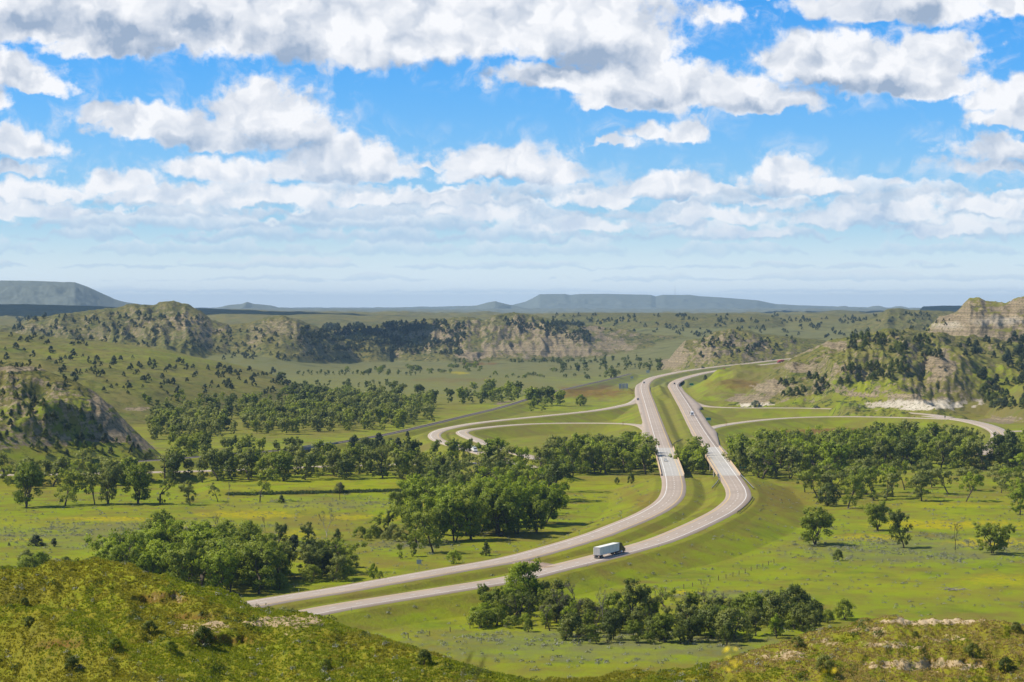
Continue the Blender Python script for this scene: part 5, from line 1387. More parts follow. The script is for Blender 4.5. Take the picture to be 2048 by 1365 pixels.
PLACE = {
    'bright cottonwoods of the grove behind the left knoll': ' in the near left grove',
    'grey green cottonwoods at the right end of the grove by the highway': ' at the near grove\'s highway end',
    'shrubs along the grove behind the left knoll': ' beside the near left grove',
    'cottonwoods of the central grove left of the highway curve': ' in the central grove',
    'dark cottonwoods at the back of the central grove': ' behind the central grove',
    'grey green cottonwoods behind the central grove': ' by the river bend',
    'shrubs under the central grove': ' under the central grove',
    'cottonwoods of the long band across the left valley': ' in the long left band',
    'cottonwoods behind the long band on the left': ' behind the long left band',
    'cottonwoods along the railway on the left': ' along the left railway',
    'cottonwoods of the forest left of the bridges': ' in the wood left of the bridges',
    'cottonwoods between the two bridges': ' between the bridges',
    'cottonwoods of the forest right of the bridges': ' in the wood right of the bridges',
    'open crowned cottonwoods behind the right meadow': ' behind the right meadow',
    'cottonwoods of the wide river wood in the middle distance': ' in the middle river wood',
    'cottonwoods at the back of the wide river wood': ' at the river wood\'s back',
    'dark cottonwoods clustered beyond the railway': ' beyond the railway',
    'cottonwoods beside the railway in the centre': ' beside the central railway',
    'tiny cottonwoods strung along the far creek': ' along the far creek',
    'far cottonwoods under the pale cliffs': ' under the pale cliffs',
    'bushy trees of the thicket in front of the highway': ' in the near thicket',
    'leafless grey trees inside the thicket': ' in the near thicket',
    'small dark bushes along the creeks of the far valley': ' along the far creeks',
    'shrubs at the foot of the thicket': ' at the thicket\'s foot',
    'dark shrubs beside the railway embankment': ' by the railway embankment',
    'junipers dotting the long green slope': ' on the long green slope',
    'junipers on the eroded bluff': ' on the left bluff',
    'junipers covering the far wooded ridges': ' on the far ridges',
    'dark junipers on the hill above the interchange': ' above the interchange',
    'dark junipers in the green gully at the right edge': ' in the right gully',
    'junipers on the spur beside the highway bend': ' on the highway spur',
}
def scatter_jobs():
    solo = [j for j in JOBS if j['solo']]
    out = {}
    kinds = {}
    for j in JOBS: kinds.setdefault(j['name'], []).append(j)
    for nm, L in kinds.items():
        L.sort(key=lambda j: (-j['solo'], -j['size']))
        cap = 292
        name_each(L[:cap])
        for j in L[:cap]: build_plant(j)
        rest = L[cap:]
        if rest:
            Vs, NS, MI = [], [], []
            mats = [MATS[k] for k in MATS]; mk = list(MATS)
            for j in rest:
                V, Fq, NV = PROTO[j['key']][1]
                if NV is None: continue
                k = max(1, int(len(Fq) / max(90, min(len(Fq), 18 * j['size'] ** 1.1))))
                NV = NV.reshape(-1, 4, 3)[::k].reshape(-1, 3)
                if k > 1:      # fewer, larger leaves where the plant is only a few pixels tall
                    V4 = V.reshape(-1, 4, 3)[::k]; c = V4.mean(1, keepdims=True); V = ((V4 - c) * min(3.0, k ** .5) + c).reshape(-1, 3)
                s = j['h'] / PROTO[j['key']][2]; ca, sa = math.cos(j['rz']), math.sin(j['rz'])
                W = np.stack([(V[:, 0] * ca - V[:, 1] * sa) * s * j['w'] + j['x'], (V[:, 0] * sa + V[:, 1] * ca) * s * j['w'] + j['y'], V[:, 2] * s + j['z']], 1)
                n = len(W) // 4
                Vs.append(W); NS.append(np.stack([NV[:, 0] * ca - NV[:, 1] * sa, NV[:, 0] * sa + NV[:, 1] * ca, NV[:, 2]], 1)); MI.append(np.full(n, mk.index(j['leaf'])))
            W = np.vstack(Vs); n = len(W) // 4
            me = np_mesh('woodland', W, np.arange(n * 4).reshape(-1, 4), True); me.normals_split_custom_set_from_vertices(np.vstack(NS).astype(np.float32))
            for m in mats: me.materials.append(m)
            me.polygons.foreach_set('material_index', np.concatenate(MI).astype(np.int32))
            o_ = link('woodland' if nm == 'cottonwood_tree' else 'juniper_scrub', me)
            tag(o_, 'far wood along the river and creeks of the middle distance' if nm == 'cottonwood_tree' else 'scattered dark juniper scrub covering the far ridges',
                'woodland' if nm == 'cottonwood_tree' else 'scrub', kind='stuff')
def build_plant(j):
    mb, lf, H = PROTO[j['key']]
    s = j['h'] / H; w = s * j['w']
    dead = j['leaf'] == 'twig'
    lm = L_TWIG if dead else MATS[j['leaf']]
    small = j['size'] < 30 and not j['solo'] and not dead
    if small:
        o = bpy.data.objects.new(j['name'], proto_mesh(j['key'], 'crown')); COL.objects.link(o); set_mat(o, lm)
        o.location = (j['x'], j['y'], j['z']); o.rotation_euler = (0, 0, j['rz']); o.scale = (w, w, s)
        tag(o, j['label'], j['cat'], j['group']); return
    e = empty(j['name'], (j['x'], j['y'], j['z']), j['rz'], j['label'], j['cat'], j['group'])
    e.scale = (w, w, s)
    c = bpy.data.objects.new('twigs' if dead else 'crown', proto_mesh(j['key'], 'crown')); COL.objects.link(c); c.parent = e; set_mat(c, lm)
    tm = proto_mesh(j['key'], 'trunk')
    if tm:
        c = bpy.data.objects.new('trunk', tm); COL.objects.link(c); c.parent = e; set_mat(c, j['bark'] or (BARK_D if j['leaf'] == 'dark' else BARK))
scatter_jobs()
print('plants', len(JOBS))

# sagebrush and low brush over the meadows
def tufts(name, pts, hgt, wid, nb, mat, label, cat, seed, flat=.6):
    rg = np.random.default_rng(seed); n = len(pts)
    P = np.repeat(pts, nb, 0); H_ = np.repeat(hgt, nb); W_ = np.repeat(wid, nb); N = n * nb
    a = rg.uniform(0, 2 * np.pi, N); r = rg.random(N) ** .6
    c = P + np.stack([np.cos(a) * r * W_ * .5, np.sin(a) * r * W_ * .5, (1 - r * r * .8) * H_ * rg.uniform(.35, 1, N)], 1)
    d = np.stack([np.cos(a) * r, np.sin(a) * r, np.full(N, .7)], 1) + rg.normal(size=(N, 3)) * .4; d /= np.linalg.norm(d, axis=1, keepdims=True)
    u = np.cross(d, rg.normal(size=(N, 3))); u /= np.linalg.norm(u, axis=1, keepdims=True); w = np.cross(d, u)
    s = (W_ * flat * .8 / math.sqrt(nb) * rg.uniform(.7, 1.4, N))[:, None]
    V = np.stack([c - u * s, c - w * s * .7, c + u * s, c + w * s * .7], 1).reshape(-1, 3)
    me = np_mesh(name, V, np.arange(N * 4).reshape(-1, 4), False); me.materials.append(mat)
    return tag(link(name, me), label, cat, kind='stuff')
def scatter_px(n, x0, x1, y0, y1, dens, seed, dmin=380):
    """points on the ground, spread evenly over the world area seen between photo rows y0..y1"""
    rg = np.random.default_rng(seed); D0, D1 = CAMZ / ((y1 - HORY) / F), CAMZ / ((y0 - HORY) / F)
    D = np.sqrt(rg.uniform(D0 ** 2, D1 ** 2, n)); px = rg.uniform(x0, x1, n)
    x = (px - 1024) / F * D
    keep = rg.random(n) < dens(x, D, px)
    keep &= gridval(ROADD, x, D) > 5
    x, D = x[keep], D[keep]
    return np.stack([x, D, hgrid(x, D)], 1)
sg = lambda x, y, px: np.clip(0.10 + gridval(MK['sage'], x, y) * .75 - .10, 0, 1) * (fbm(x / 26, y / 26, 3, 210) > -.05) * (gridval(RID, x, y) < 0) + .06
pts = scatter_px(52000, -60, 2110, 985, 1345, sg, 5)
rg = np.random.default_rng(8)
tufts('sagebrush', pts, rg.uniform(.4, 1.1, len(pts)), rg.uniform(.7, 2.3, len(pts)), 22, L_SAGE, 'grey green sagebrush dotting the meadows', 'sagebrush', 9)
print('sage', len(pts))
# tall reeds on the creek bank of the left meadow
rx_ = np.random.default_rng(31).uniform(455, 832, 1500); rr_ = []
for k_, q_ in enumerate(rx_):
    h_ = hit(q_, 991 - (q_ - 450) * .022 - (k_ % 7) * .45, 400)
    if h_: rr_.append(h_)
rr_ = np.array(rr_); rg = np.random.default_rng(32)
L_REED = leaf_mat('reeds', (0.050, 0.080, 0.010), (0.120, 0.165, 0.014), .2)
tufts('reeds', rr_, rg.uniform(.5, 1.3, len(rr_)), rg.uniform(1.2, 2.6, len(rr_)), 22, L_REED, 'dark tall reeds along the creek bank in the left meadow', 'reeds', 33)
# grasses on the two foreground hills
n = 150000; rg = np.random.default_rng(12)
D = np.sqrt(rg.uniform(262 ** 2, 350 ** 2, n)); px = rg.uniform(-60, 2110, n); x = (px - 1024) / F * D
rk = gridval(MK['rock'], x, D)
keep = (gridval(RID, x, D) >= 0) & (rg.random(n) < np.clip(1.0 - rk * .95, .1, 1)) & (fbm(x / 3.0, D / 3.0, 3, 77) > -.42)
x, D = x[keep], D[keep]; pts = np.stack([x, D, hgrid(x, D)], 1)
GR1 = leaf_mat('dry_grass', (0.225, 0.215, 0.017), (0.320, 0.300, 0.038), .42)
GR2 = leaf_mat('green_grass', (0.180, 0.220, 0.011), (0.260, 0.300, 0.018), .45)
patch = 1.5 * fbm(x / 20, D / 20, 3, 78) + .35 * fbm(x / 2, D / 2, 2, 79)
A_ = patch > -.02
def blades(name, pts, hgt, nb, mat, label, seed):
    rg = np.random.default_rng(seed); N = len(pts) * nb
    P = np.repeat(pts, nb, 0) + np.append(rg.normal(size=(N, 2)) * .10, np.zeros((N, 1)), 1)
    h = np.repeat(hgt, nb) * rg.uniform(.6, 1.2, N)
    a = rg.uniform(0, 6.28, N); w = np.stack([np.cos(a), np.sin(a), a * 0], 1) * (rg.uniform(.05, .12, N))[:, None]
    ln = rg.normal(size=(N, 3)) * .4 * h[:, None]; ln[:, 2] = h
    V = np.stack([P - w, P + w, P + ln], 1).reshape(-1, 3)
    me = np_mesh(name, V, np.arange(N * 3).reshape(-1, 3), False); me.materials.append(mat)
    return tag(link(name, me), label, 'grass', kind='stuff')
E_ = (px[keep] > 1420) & (fbm(x / 6, D / 6, 2, 84) > -.25); GR3 = leaf_mat('straw_grass', (0.300, 0.225, 0.070), (0.480, 0.370, 0.150), .4)
blades('grass', pts[E_], rg.uniform(.12, .34, E_.sum()), 4, GR3, 'straw coloured dry grass on the tan foreground hill', 18)
A_ = A_ & ~E_
blades('grass', pts[A_], rg.uniform(.12, .36, A_.sum()), 5, GR1, 'dry yellow green grass covering the foreground hills', 14)
blades('grass', pts[~A_ & ~E_], rg.uniform(.12, .34, (~A_ & ~E_).sum()), 5, GR2, 'fresh green grass in the hollows of the foreground hills', 15)
# small sage and shrubs on the hills
m = rg.random(len(x)) < .002 * (1 + 2 * (fbm(x / 18, D / 18, 2, 80) > .1))
sp = pts[m]
tufts('sagebrush', sp, rg.uniform(.3, .8, len(sp)), rg.uniform(.6, 1.5, len(sp)), 40, L_SAGE, 'small pale sagebrush tufts on the foreground hills', 'sagebrush', 16)
m = rg.random(len(x)) < .006 * (fbm(x / 9, D / 9, 3, 81) > .12)
sp = pts[m]
tufts('brush', sp, rg.uniform(.4, 1.2, len(sp)), rg.uniform(.8, 2.4, len(sp)), 50, L_DARK, 'dark low brush in the folds of the foreground hills', 'brush', 17)
# individual shrubs on the hills
for px_, py_, hp, lf, lb in [(58, 1255, 22, 'dark', 'dark round bush on the left knoll near its left edge'), (50, 1212, 16, 'dark', 'small bush high on the left knoll'), (300, 1268, 26, 'dark', 'dark bush below the bare band of the left knoll'),
                             (405, 1290, 36, 'dark', 'large dark bush in the hollow of the left knoll'), (145, 1340, 26, 'dark', 'dark bush at the bottom of the left knoll'), (230, 1300, 22, 'mid', 'green bush in the gully of the left knoll'),
                             (340, 1305, 22, 'mid', 'low green bush in front of the large dark one'), (650, 1340, 22, 'mid', 'green bush at the lower right of the left knoll'), (848, 1330, 30, 'dark', 'upright dark bush at the right foot of the left knoll'),
                             (1650, 1345, 34, 'olive', 'rounded olive bush on the lower slope of the tan hill'), (1595, 1295, 22, 'olive', 'small bush on the left shoulder of the tan hill'), (1945, 1315, 28, 'olive', 'bush on the right slope of the tan hill'),
                             (1830, 1275, 12, 'olive', 'tiny bush just under the pale rim of the tan hill'), (2010, 1345, 30, 'dark', 'dark bush at the lower right corner'), (2030, 1262, 18, 'olive', 'bush on the crest of the tan hill at the right edge')]:
    plant('hill_shrub', random.choice(BUSH), px_, py_, hp, lf, lb, 'shrub', dmin=262)
for j in JOBS[-15:]:
    if j['name'] == 'hill_shrub': build_plant(j)
# ------------------------------------------------------------------ bridges
CONC = paint('tan_concrete', (0.62, 0.46, 0.30), .85, .1, var=.2, scale=.5)
CONC_G = paint('grey_concrete', (0.40, 0.37, 0.33), .85, .1, var=.25, scale=.3)
TEAL = paint('teal_girder', (0.10, 0.24, 0.22), .6, .3)
GALV = paint('galvanised_steel', (0.42, 0.42, 0.41), .5, .4, .5)
DARKST = paint('dark_steel', (0.05, 0.045, 0.04), .6, .3, .3)
RAILW = paint('weathered_beam', (0.085, 0.075, 0.065), .7, .3, .2)
WOOD = paint('weathered_wood', (0.16, 0.12, 0.08), .95, .05, var=.4, scale=3)
def sect(path, cond):
    px, py = rows_of(path); k = np.nonzero(cond(px, py))[0]
    return path[k[0]:k[-1] + 1]
def wall_strip(name, path, off, w, z0, z1, mat, parent):
    d, nrm = frame(path); n = len(path)
    V = []
    for o, z in ((off - w / 2, z0), (off - w / 2, z1), (off + w / 2, z1), (off + w / 2, z0)):
        V.append(np.stack([path[:, 0] + nrm[:, 0] * o, path[:, 1] + nrm[:, 1] * o, path[:, 2] + z], 1))
    V = np.stack(V, 1); ids = np.arange(n * 4).reshape(n, 4)
    q = np.stack([np.stack([ids[:-1, k], ids[:-1, (k + 1) % 4], ids[1:, (k + 1) % 4], ids[1:, k]], -1) for k in range(4)], 1).reshape(-1, 4)
    q = np.vstack([q, [[0, 1, 2, 3]], [[ids[-1, 3], ids[-1, 2], ids[-1, 1], ids[-1, 0]]]])
    me = np_mesh(name, V.reshape(-1, 3), q, False); me.materials.append(mat)
    return link(name, me, parent)
def bridge(path, L, Rr, deck, par, label, npier, parapet=True, thick=1.7, gird=None, cat='bridge'):
    e = empty('bridge', (0, 0, 0), 0, label, cat)
    V, q, u = strip(path, [-L, -L * .5, 0, Rr * .5, Rr], .012)
    me = np_mesh('deck', V, q); at = me.attributes.new('across', 'FLOAT', 'POINT'); at.data.foreach_set('value', u.astype(np.float32)); me.materials.append(deck); link('deck', me, e)
    wall_strip('deck_slab', path, (Rr - L) / 2, L + Rr + .1, -.55, -.12, CONC_G, e)
    for o in np.linspace(-L * .7, Rr * .7, 4):
        wall_strip('girder', path, o, .45, -thick, -.56, gird or CONC_G, e)
    if parapet:
        for o in (-L - .2, Rr + .2):
            wall_strip('parapet', path, o, .42, -.6, .95, par, e)
    for k in np.linspace(0, len(path) - 1, npier + 2)[1:-1].astype(int):
        p = path[k]; d, nrm = frame(path); nx, ny = nrm[k]; dx, dy = d[k]
        g = float(hgrid(p[0], p[1])[0]); mb = MB(); zt = p[2] - thick
        ang = math.atan2(ny, nx)
        for o in (-L * .6, 0, Rr * .6):
            mb.cyl((p[0] + nx * o, p[1] + ny * o, g - 1), (p[0] + nx * o, p[1] + ny * o, zt - .8), .55, n=10)
        a = (p[0] - nx * L * .85, p[1] - ny * L * .85, zt - .4); b = (p[0] + nx * Rr * .85, p[1] + ny * Rr * .85, zt - .4)
        mb.cyl(a, b, .62, n=8)
        mb.build('pier', CONC_G, e)
    return e
BW = sect(WEST, lambda px, py: (py > 895) & (py < 953)); BE = sect(EAST, lambda px, py: (py > 894) & (py < 953))
bridge(BW, 5.9, 5.5, DECK, CONC, 'left highway bridge with tan parapets over the wooded river', 4)
bridge(BE, 5.5, 5.9, DECK, CONC, 'right highway bridge with tan parapets over the wooded river', 4)
for nm, bp, L_, R_ in (('w', BW, 5.9, 5.5), ('e', BE, 5.5, 5.9)):
    for w_, o_, m_ in ((.22, -3.75, WHITE if nm == 'w' else YELLOW), (.22, 3.75, YELLOW if nm == 'w' else WHITE)):
        pass
BR = sect(RAIL, lambda px, py: (px > 580) & (px < 672))
bridge(BR, 2.2, 2.2, BALLAST, CONC_G, 'grey railway bridge over the river on the left', 3, parapet=True, thick=2.2, gird=DARKST)
BO = sect(OLD_ROAD, lambda px, py: (px > 838) & (px < 930))
bridge(BO, 4.6, 4.6, DECK, CONC_G, 'low old bridge with teal girders half hidden by trees', 3, parapet=True, thick=2.0, gird=TEAL)

def guardrail(pts, label, mat=RAILW, post=2.0):
    """pts world xyz at road level"""
    P = smooth_path(pts, 2.0)
    e = empty('guardrail', tuple(P[0]), 0, label, 'guardrail')
    Q = P - P[0]
    o = wall_strip('beam', Q, 0, .12, .42, .80, mat, e)
    mb = MB()
    for p in Q[::2]:
        mb.box(p[0] - .09, p[0] + .09, p[1] - .09, p[1] + .09, p[2] - .6, p[2] + .78)
    mb.build('posts', WOOD, e)['kind'] = 'stuff'
    return e
def off_path(path, row, off, by='y', dz=0.0):
    px, py = rows_of(path); k = int(np.argmin(np.abs((py if by == 'y' else px) - row))); d, nrm = frame(path)
    return (path[k, 0] + nrm[k, 0] * off, path[k, 1] + nrm[k, 1] * off, path[k, 2] + dz)
# flares at the bridge ends
guardrail([off_path(WEST, 896, 5.7), off_path(WEST, 890, 6.4), off_path(WEST, 884, 10.5), off_path(WEST, 880, 14)], 'dark guardrail flaring into the median at the far end of the left bridge')
guardrail([off_path(WEST, 896, -6.1), off_path(WEST, 888, -6.6), off_path(WEST, 880, -8.5)], 'dark guardrail at the far left corner of the left bridge')
guardrail([off_path(EAST, 952, -5.7), off_path(EAST, 960, -6.2), off_path(EAST, 970, -9.0), off_path(EAST, 978, -12)], 'guardrail flaring into the median at the near end of the right bridge', GALV)
guardrail([off_path(EAST, 952, 6.1), off_path(EAST, 958, 6.5), off_path(EAST, 968, 7.2), off_path(EAST, 978, 8)], 'guardrail along the outer shoulder at the near end of the right bridge', GALV)
guardrail([off_path(EAST, 996, 7.0), off_path(EAST, 1008, 7.0), off_path(EAST, 1020, 7.2), off_path(EAST, 1026, 7.4)], 'short guardrail on the outside of the highway curve', RAILW)
# gravel pad by the bridge end
p0 = off_path(EAST, 975, -8, dz=-.25)

# ------------------------------------------------------------------ vehicles
TYRE = paint('tyre_rubber', (0.02, 0.02, 0.02), .8, .2)
GLASS = paint('dark_glass', (0.02, 0.025, 0.03), .12, .6, var=0)
CHROME = paint('bright_metal', (0.6, 0.6, 0.6), .25, .5, .9, var=.1)
TRAILW = paint('trailer_white', (0.78, 0.765, 0.74), .45, .35, var=.18, scale=.6)
TRAILR = paint('trailer_roof', (0.80, 0.79, 0.74), .5, .3, var=.12, scale=.5)
BLACKP = paint('black_paint', (0.012, 0.012, 0.014), .25, .5)
REDP = paint('red_paint', (0.45, 0.02, 0.02), .3, .5)
REDL = paint('faded_red_load', (0.60, 0.12, 0.09), .6, .3)
WHITEP = paint('white_paint', (0.78, 0.78, 0.77), .3, .5, var=.05)
SILVERP = paint('silver_paint', (0.42, 0.43, 0.45), .3, .5, .4)
BLUEP = paint('dark_blue_paint', (0.02, 0.035, 0.06), .3, .5)
GREYP = paint('dark_grey_paint', (0.06, 0.06, 0.065), .3, .5)
LAMPR = paint('tail_lamp_red', (0.35, 0.01, 0.01), .3, .5)
LAMPW = paint('lamp_clear', (0.75, 0.75, 0.7), .2, .6)
ORANGE = paint('orange_marker', (0.7, 0.2, 0.02), .4, .4)
def wheel(e, x, y, r=.5, w=.28, name='wheel'):
    mb = MB(); mb.cyl((x, y - w / 2, r), (x, y + w / 2, r), r, n=18)
    t = mb.build(name, TYRE, e)
    mb = MB(); s = -1 if y < 0 else 1
    mb.cyl((x, y, r), (x, y + s * (w / 2 + .02), r), r * .55, n=12)
    mb.build('rim', CHROME, t)
def place(e, path, row, off, by='y', rev=False, dz=.0):
    px, py = rows_of(path); k = int(np.argmin(np.abs((py if by == 'y' else px) - row))); d, nrm = frame(path)
    k2 = min(k + 3, len(path) - 1); k0 = max(0, k - 3)
    e.location = (path[k, 0] + nrm[k, 0] * off, path[k, 1] + nrm[k, 1] * off, path[k, 2] + dz)
    v = path[k2] - path[k0]
    e.rotation_euler = (0, -math.atan2(v[2], math.hypot(v[0], v[1])) * (-1 if rev else 1), math.atan2(v[1], v[0]) + (math.pi if rev else 0))
def semi(label, cabmat=BLACKP, trailer=True):
    e = empty('semi_truck', (0, 0, 0), 0, label, 'truck')
    # local +x is forward, origin under the rear of the trailer
    mb = MB(); mb.box(0, 16.15, -1.30, 1.30, 1.20, 4.02, bev=.05); b = mb.build('trailer', [TRAILW], e)
    mb = MB(); mb.box(.05, 16.1, -1.27, 1.27, 4.022, 4.07); mb.build('roof', TRAILR, b)
    mb = MB()
    for x in np.arange(.9, 16, .62): mb.box(x, x + .05, -1.315, -1.301, 1.4, 3.9); mb.box(x, x + .05, 1.301, 1.315, 1.4, 3.9)
    mb.build('side_rib', TRAILW, b)['kind'] = 'stuff'
    for s in (-1, 1):
        mb = MB(); mb.box(-.03, -.002, min(s * .04, s * 1.2), max(s * .04, s * 1.2), 1.28, 3.92); d = mb.build('door', paint('door_grey', (.50, .49, .48), .5), b)
        mb = MB(); mb.cyl((-.06, s * .45, 1.3), (-.06, s * .45, 3.9), .025, n=6); mb.cyl((-.06, s * .9, 1.3), (-.06, s * .9, 3.9), .025, n=6); mb.build('lock_rod', CHROME, d)
    mb = MB(); mb.box(-.02, .1, -1.31, 1.31, 3.92, 4.03); mb.box(-.02, .1, -1.31, 1.31, 1.12, 1.28); mb.box(-.02, .1, -.06, .06, 1.28, 3.92); mb.build('door_frame', DARKST, b)
    mb = MB(); mb.box(-.05, .1, -1.2, 1.2, .5, .62); mb.box(-.02, .1, -.7, -.6, .6, 1.2); mb.box(-.02, .1, .6, .7, .6, 1.2); mb.build('rear_bumper', CHROME, b)
    for s in (-1, 1):
        mb = MB(); mb.box(-.045, .0, s * 1.1 - .12, s * 1.1 + .12, 1.12, 1.24); mb.build('tail_lamp', LAMPR, b)
    mb = MB(); mb.box(.3, 3.9, -.5, .5, .85, 1.2); mb.box(11.8, 12.0, -.9, -.75, .2, 1.2); mb.box(11.8, 12.0, .75, .9, .2, 1.2); mb.build('underframe', DARKST, b)
    for x in (1.1, 2.4):
        for y in (-1.12, -.78, .78, 1.12): wheel(e, x, y, .5, .27)
    # tractor
    c = MB(); c.box(13.4, 19.2, -.45, .45, .6, 1.0, 0); c.build('chassis', DARKST, e)
    for x in (14.2, 15.5):
        for y in (-1.12, -.78, .78, 1.12): wheel(e, x, y, .5, .27)
    for y in (-1.08, 1.08): wheel(e, 20.2, y, .5, .3)
    prof = [(16.9, .95), (21.3, .95), (21.45, 1.25), (21.35, 1.75), (19.75, 2.05), (19.25, 2.75), (18.9, 3.35), (18.0, 3.95), (17.0, 4.05), (16.85, 3.9)]
    mb = MB(); mb.prism(prof, -1.2, 1.2); cb = mb.build('cab', cabmat, e)
    mb = MB(); mb.add([(19.78, -1.05, 2.1), (19.78, 1.05, 2.1), (19.29, 1.0, 2.75), (19.29, -1.0, 2.75)], [(0, 1, 2, 3)]); mb.build('windscreen', GLASS, cb)
    for s in (-1, 1):
        mb = MB(); mb.box(18.3, 19.1, s * 1.205 - .004, s * 1.205 + .004, 2.05, 2.7); mb.build('side_window', GLASS, cb)
        mb = MB(); mb.box(19.3, 19.5, s * 1.5 - .12, s * 1.5 + .12, 1.9, 2.6, bev=.03); mb.cyl((19.3, s * 1.2, 2.2), (19.35, s * 1.45, 2.2), .03, n=6); mb.build('mirror', DARKST, cb)
        mb = MB(); mb.cyl((17.2, s * 1.02, .75), (18.6, s * 1.02, .75), .32, n=14); mb.build('fuel_tank', CHROME, e)
        mb = MB(); mb.box(21.3, 21.5, s * .95 - .15, s * .95 + .15, 1.1, 1.35, bev=.03); mb.build('headlight', LAMPW, cb)
        mb = MB(); mb.prism([(19.4, .95), (19.55, 1.3), (20.2, 1.45), (20.85, 1.3), (21.0, .95)], s * 1.24 - .06, s * 1.24 + .06); mb.build('mudguard', cabmat, cb)
    mb = MB(); mb.box(21.35, 21.52, -1.2, 1.2, .45, .85, bev=.04); mb.build('bumper', CHROME, cb)
    return e
t = semi('white box trailer pulled by a black tractor, nearest truck on the right carriageway')
place(t, EAST, 1119, 1.2, 'y')

def car(label, paintm, kind='sedan', name='car', cat='car'):
    e = empty(name, (0, 0, 0), 0, label, cat)
    if kind == 'suv':
        L_, low, top = 4.8, .95, 1.75
        body = [(-2.35, .35), (2.3, .35), (2.38, .7), (2.25, 1.0), (1.1, 1.12), (-2.35, 1.12), (-2.42, .7)]
        cab = [(1.05, 1.12), (.45, 1.70), (-2.0, 1.74), (-2.3, 1.12)]
    elif kind == 'pickup':
        body = [(-2.7, .4), (2.6, .4), (2.68, .8), (2.55, 1.08), (1.3, 1.15), (-2.7, 1.15)]
        cab = [(1.2, 1.15), (.6, 1.8), (-.6, 1.82), (-.8, 1.15)]
    else:
        body = [(-2.3, .32), (2.25, .32), (2.35, .6), (2.2, .85), (1.0, .98), (-1.6, 1.0), (-2.28, .95), (-2.38, .6)]
        cab = [(1.0, .98), (.25, 1.42), (-1.0, 1.44), (-1.75, 1.0)]
    mb = MB(); mb.prism(body, -.9, .9); b = mb.build('body', paintm, e)
    mb = MB(); n = len(cab); v = [(x, -.86 if z < 1.2 else -.68, z) for x, z in cab] + [(x, .86 if z < 1.2 else .68, z) for x, z in cab]
    mb.add(v, [tuple(range(n - 1, -1, -1)), tuple(range(n, 2 * n))] + [(k, (k + 1) % n, n + (k + 1) % n, n + k) for k in range(n)]); mb.build('cabin_glass', GLASS, b)
    mb = MB(); mb.box(cab[2][0] - .05, cab[1][0] + .05, -.69, .69, cab[1][1] - .02, cab[1][1] + .045, bev=.02); mb.build('roof', paintm, b)
    r = .36 if kind != 'sedan' else .33
    for x in (-1.4, 1.4):
        for y in (-.82, .82): wheel(e, x, y, r, .22)
    for s in (-1, 1):
        mb = MB(); mb.box(2.2, 2.37, s * .65 - .17, s * .65 + .17, .62, .78); mb.build('headlight', LAMPW, b)
        mb = MB(); mb.box(-2.41, -2.3, s * .65 - .17, s * .65 + .17, .66, .86); mb.build('tail_light', LAMPR, b)
    return e
place(car('small white car crossing the left bridge', WHITEP, 'sedan'), WEST, 923, -1.6, 'y', rev=True)
place(car('dark car on the left carriageway above the ramp gore', GREYP, 'suv'), WEST, 767, -1.8, 'y', rev=True)
place(car('dark car at the top of the right carriageway bend', BLUEP, 'suv'), EAST, 769, 1.2, 'y')
place(car('dark pickup on the left carriageway beyond the bend', BLACKP, 'pickup', 'pickup_truck', 'pickup'), WEST, 737, -1.8, 'y', rev=True)
place(car('small dark car on the right carriageway beyond the bend', REDP, 'sedan'), EAST, 738.8, -1.8, 'y')
place(car('dark blue pickup beside the red truck in the distance', BLUEP, 'pickup', 'pickup_truck', 'pickup'), WEST, 721, -1.8, 'y', rev=True)
place(car('dark pickup on the upper right ramp below the hill', BLACKP, 'pickup', 'pickup_truck', 'pickup'), RAMP_NE, 1635, 0, 'x')
def box_vehicle(label):
    e = empty('camper_trailer', (0, 0, 0), 0, label, 'camper')
    mb = MB(); mb.box(-3.6, 3.4, -1.25, 1.25, .65, 3.35, bev=.15); b = mb.build('body', WHITEP, e)
    mb = MB(); mb.box(-3.64, -3.60, -.7, .7, 1.9, 2.7); mb.build('rear_window', GLASS, b)
    mb = MB(); mb.box(-3.63, -3.60, -1.1, 1.1, 1.05, 1.25); mb.build('stripe', GREYP, b)
    for s in (-1, 1):
        mb = MB(); mb.box(-1.6, -.2, s * 1.255 - .004, s * 1.255 + .004, 1.9, 2.6); mb.build('side_window', GLASS, b)
        mb = MB(); mb.box(-3.65, -3.6, s * .95 - .12, s * .95 + .12, .9, 1.15); mb.build('tail_light', LAMPR, b)
    for x in (-.6, .35):
        for y in (-1.05, 1.05): wheel(e, x, y, .36, .22)
    mb = MB(); mb.box(3.4, 4.8, -.1, .1, .5, .62); mb.build('drawbar', DARKST, e)
    return e
t = box_vehicle('white camper trailer going away on the right carriageway'); place(t, EAST, 832, 1.4, 'y')
t = car('pickup towing the white camper trailer', GREYP, 'pickup', 'pickup_truck', 'pickup'); place(t, EAST, 828.2, 1.4, 'y')
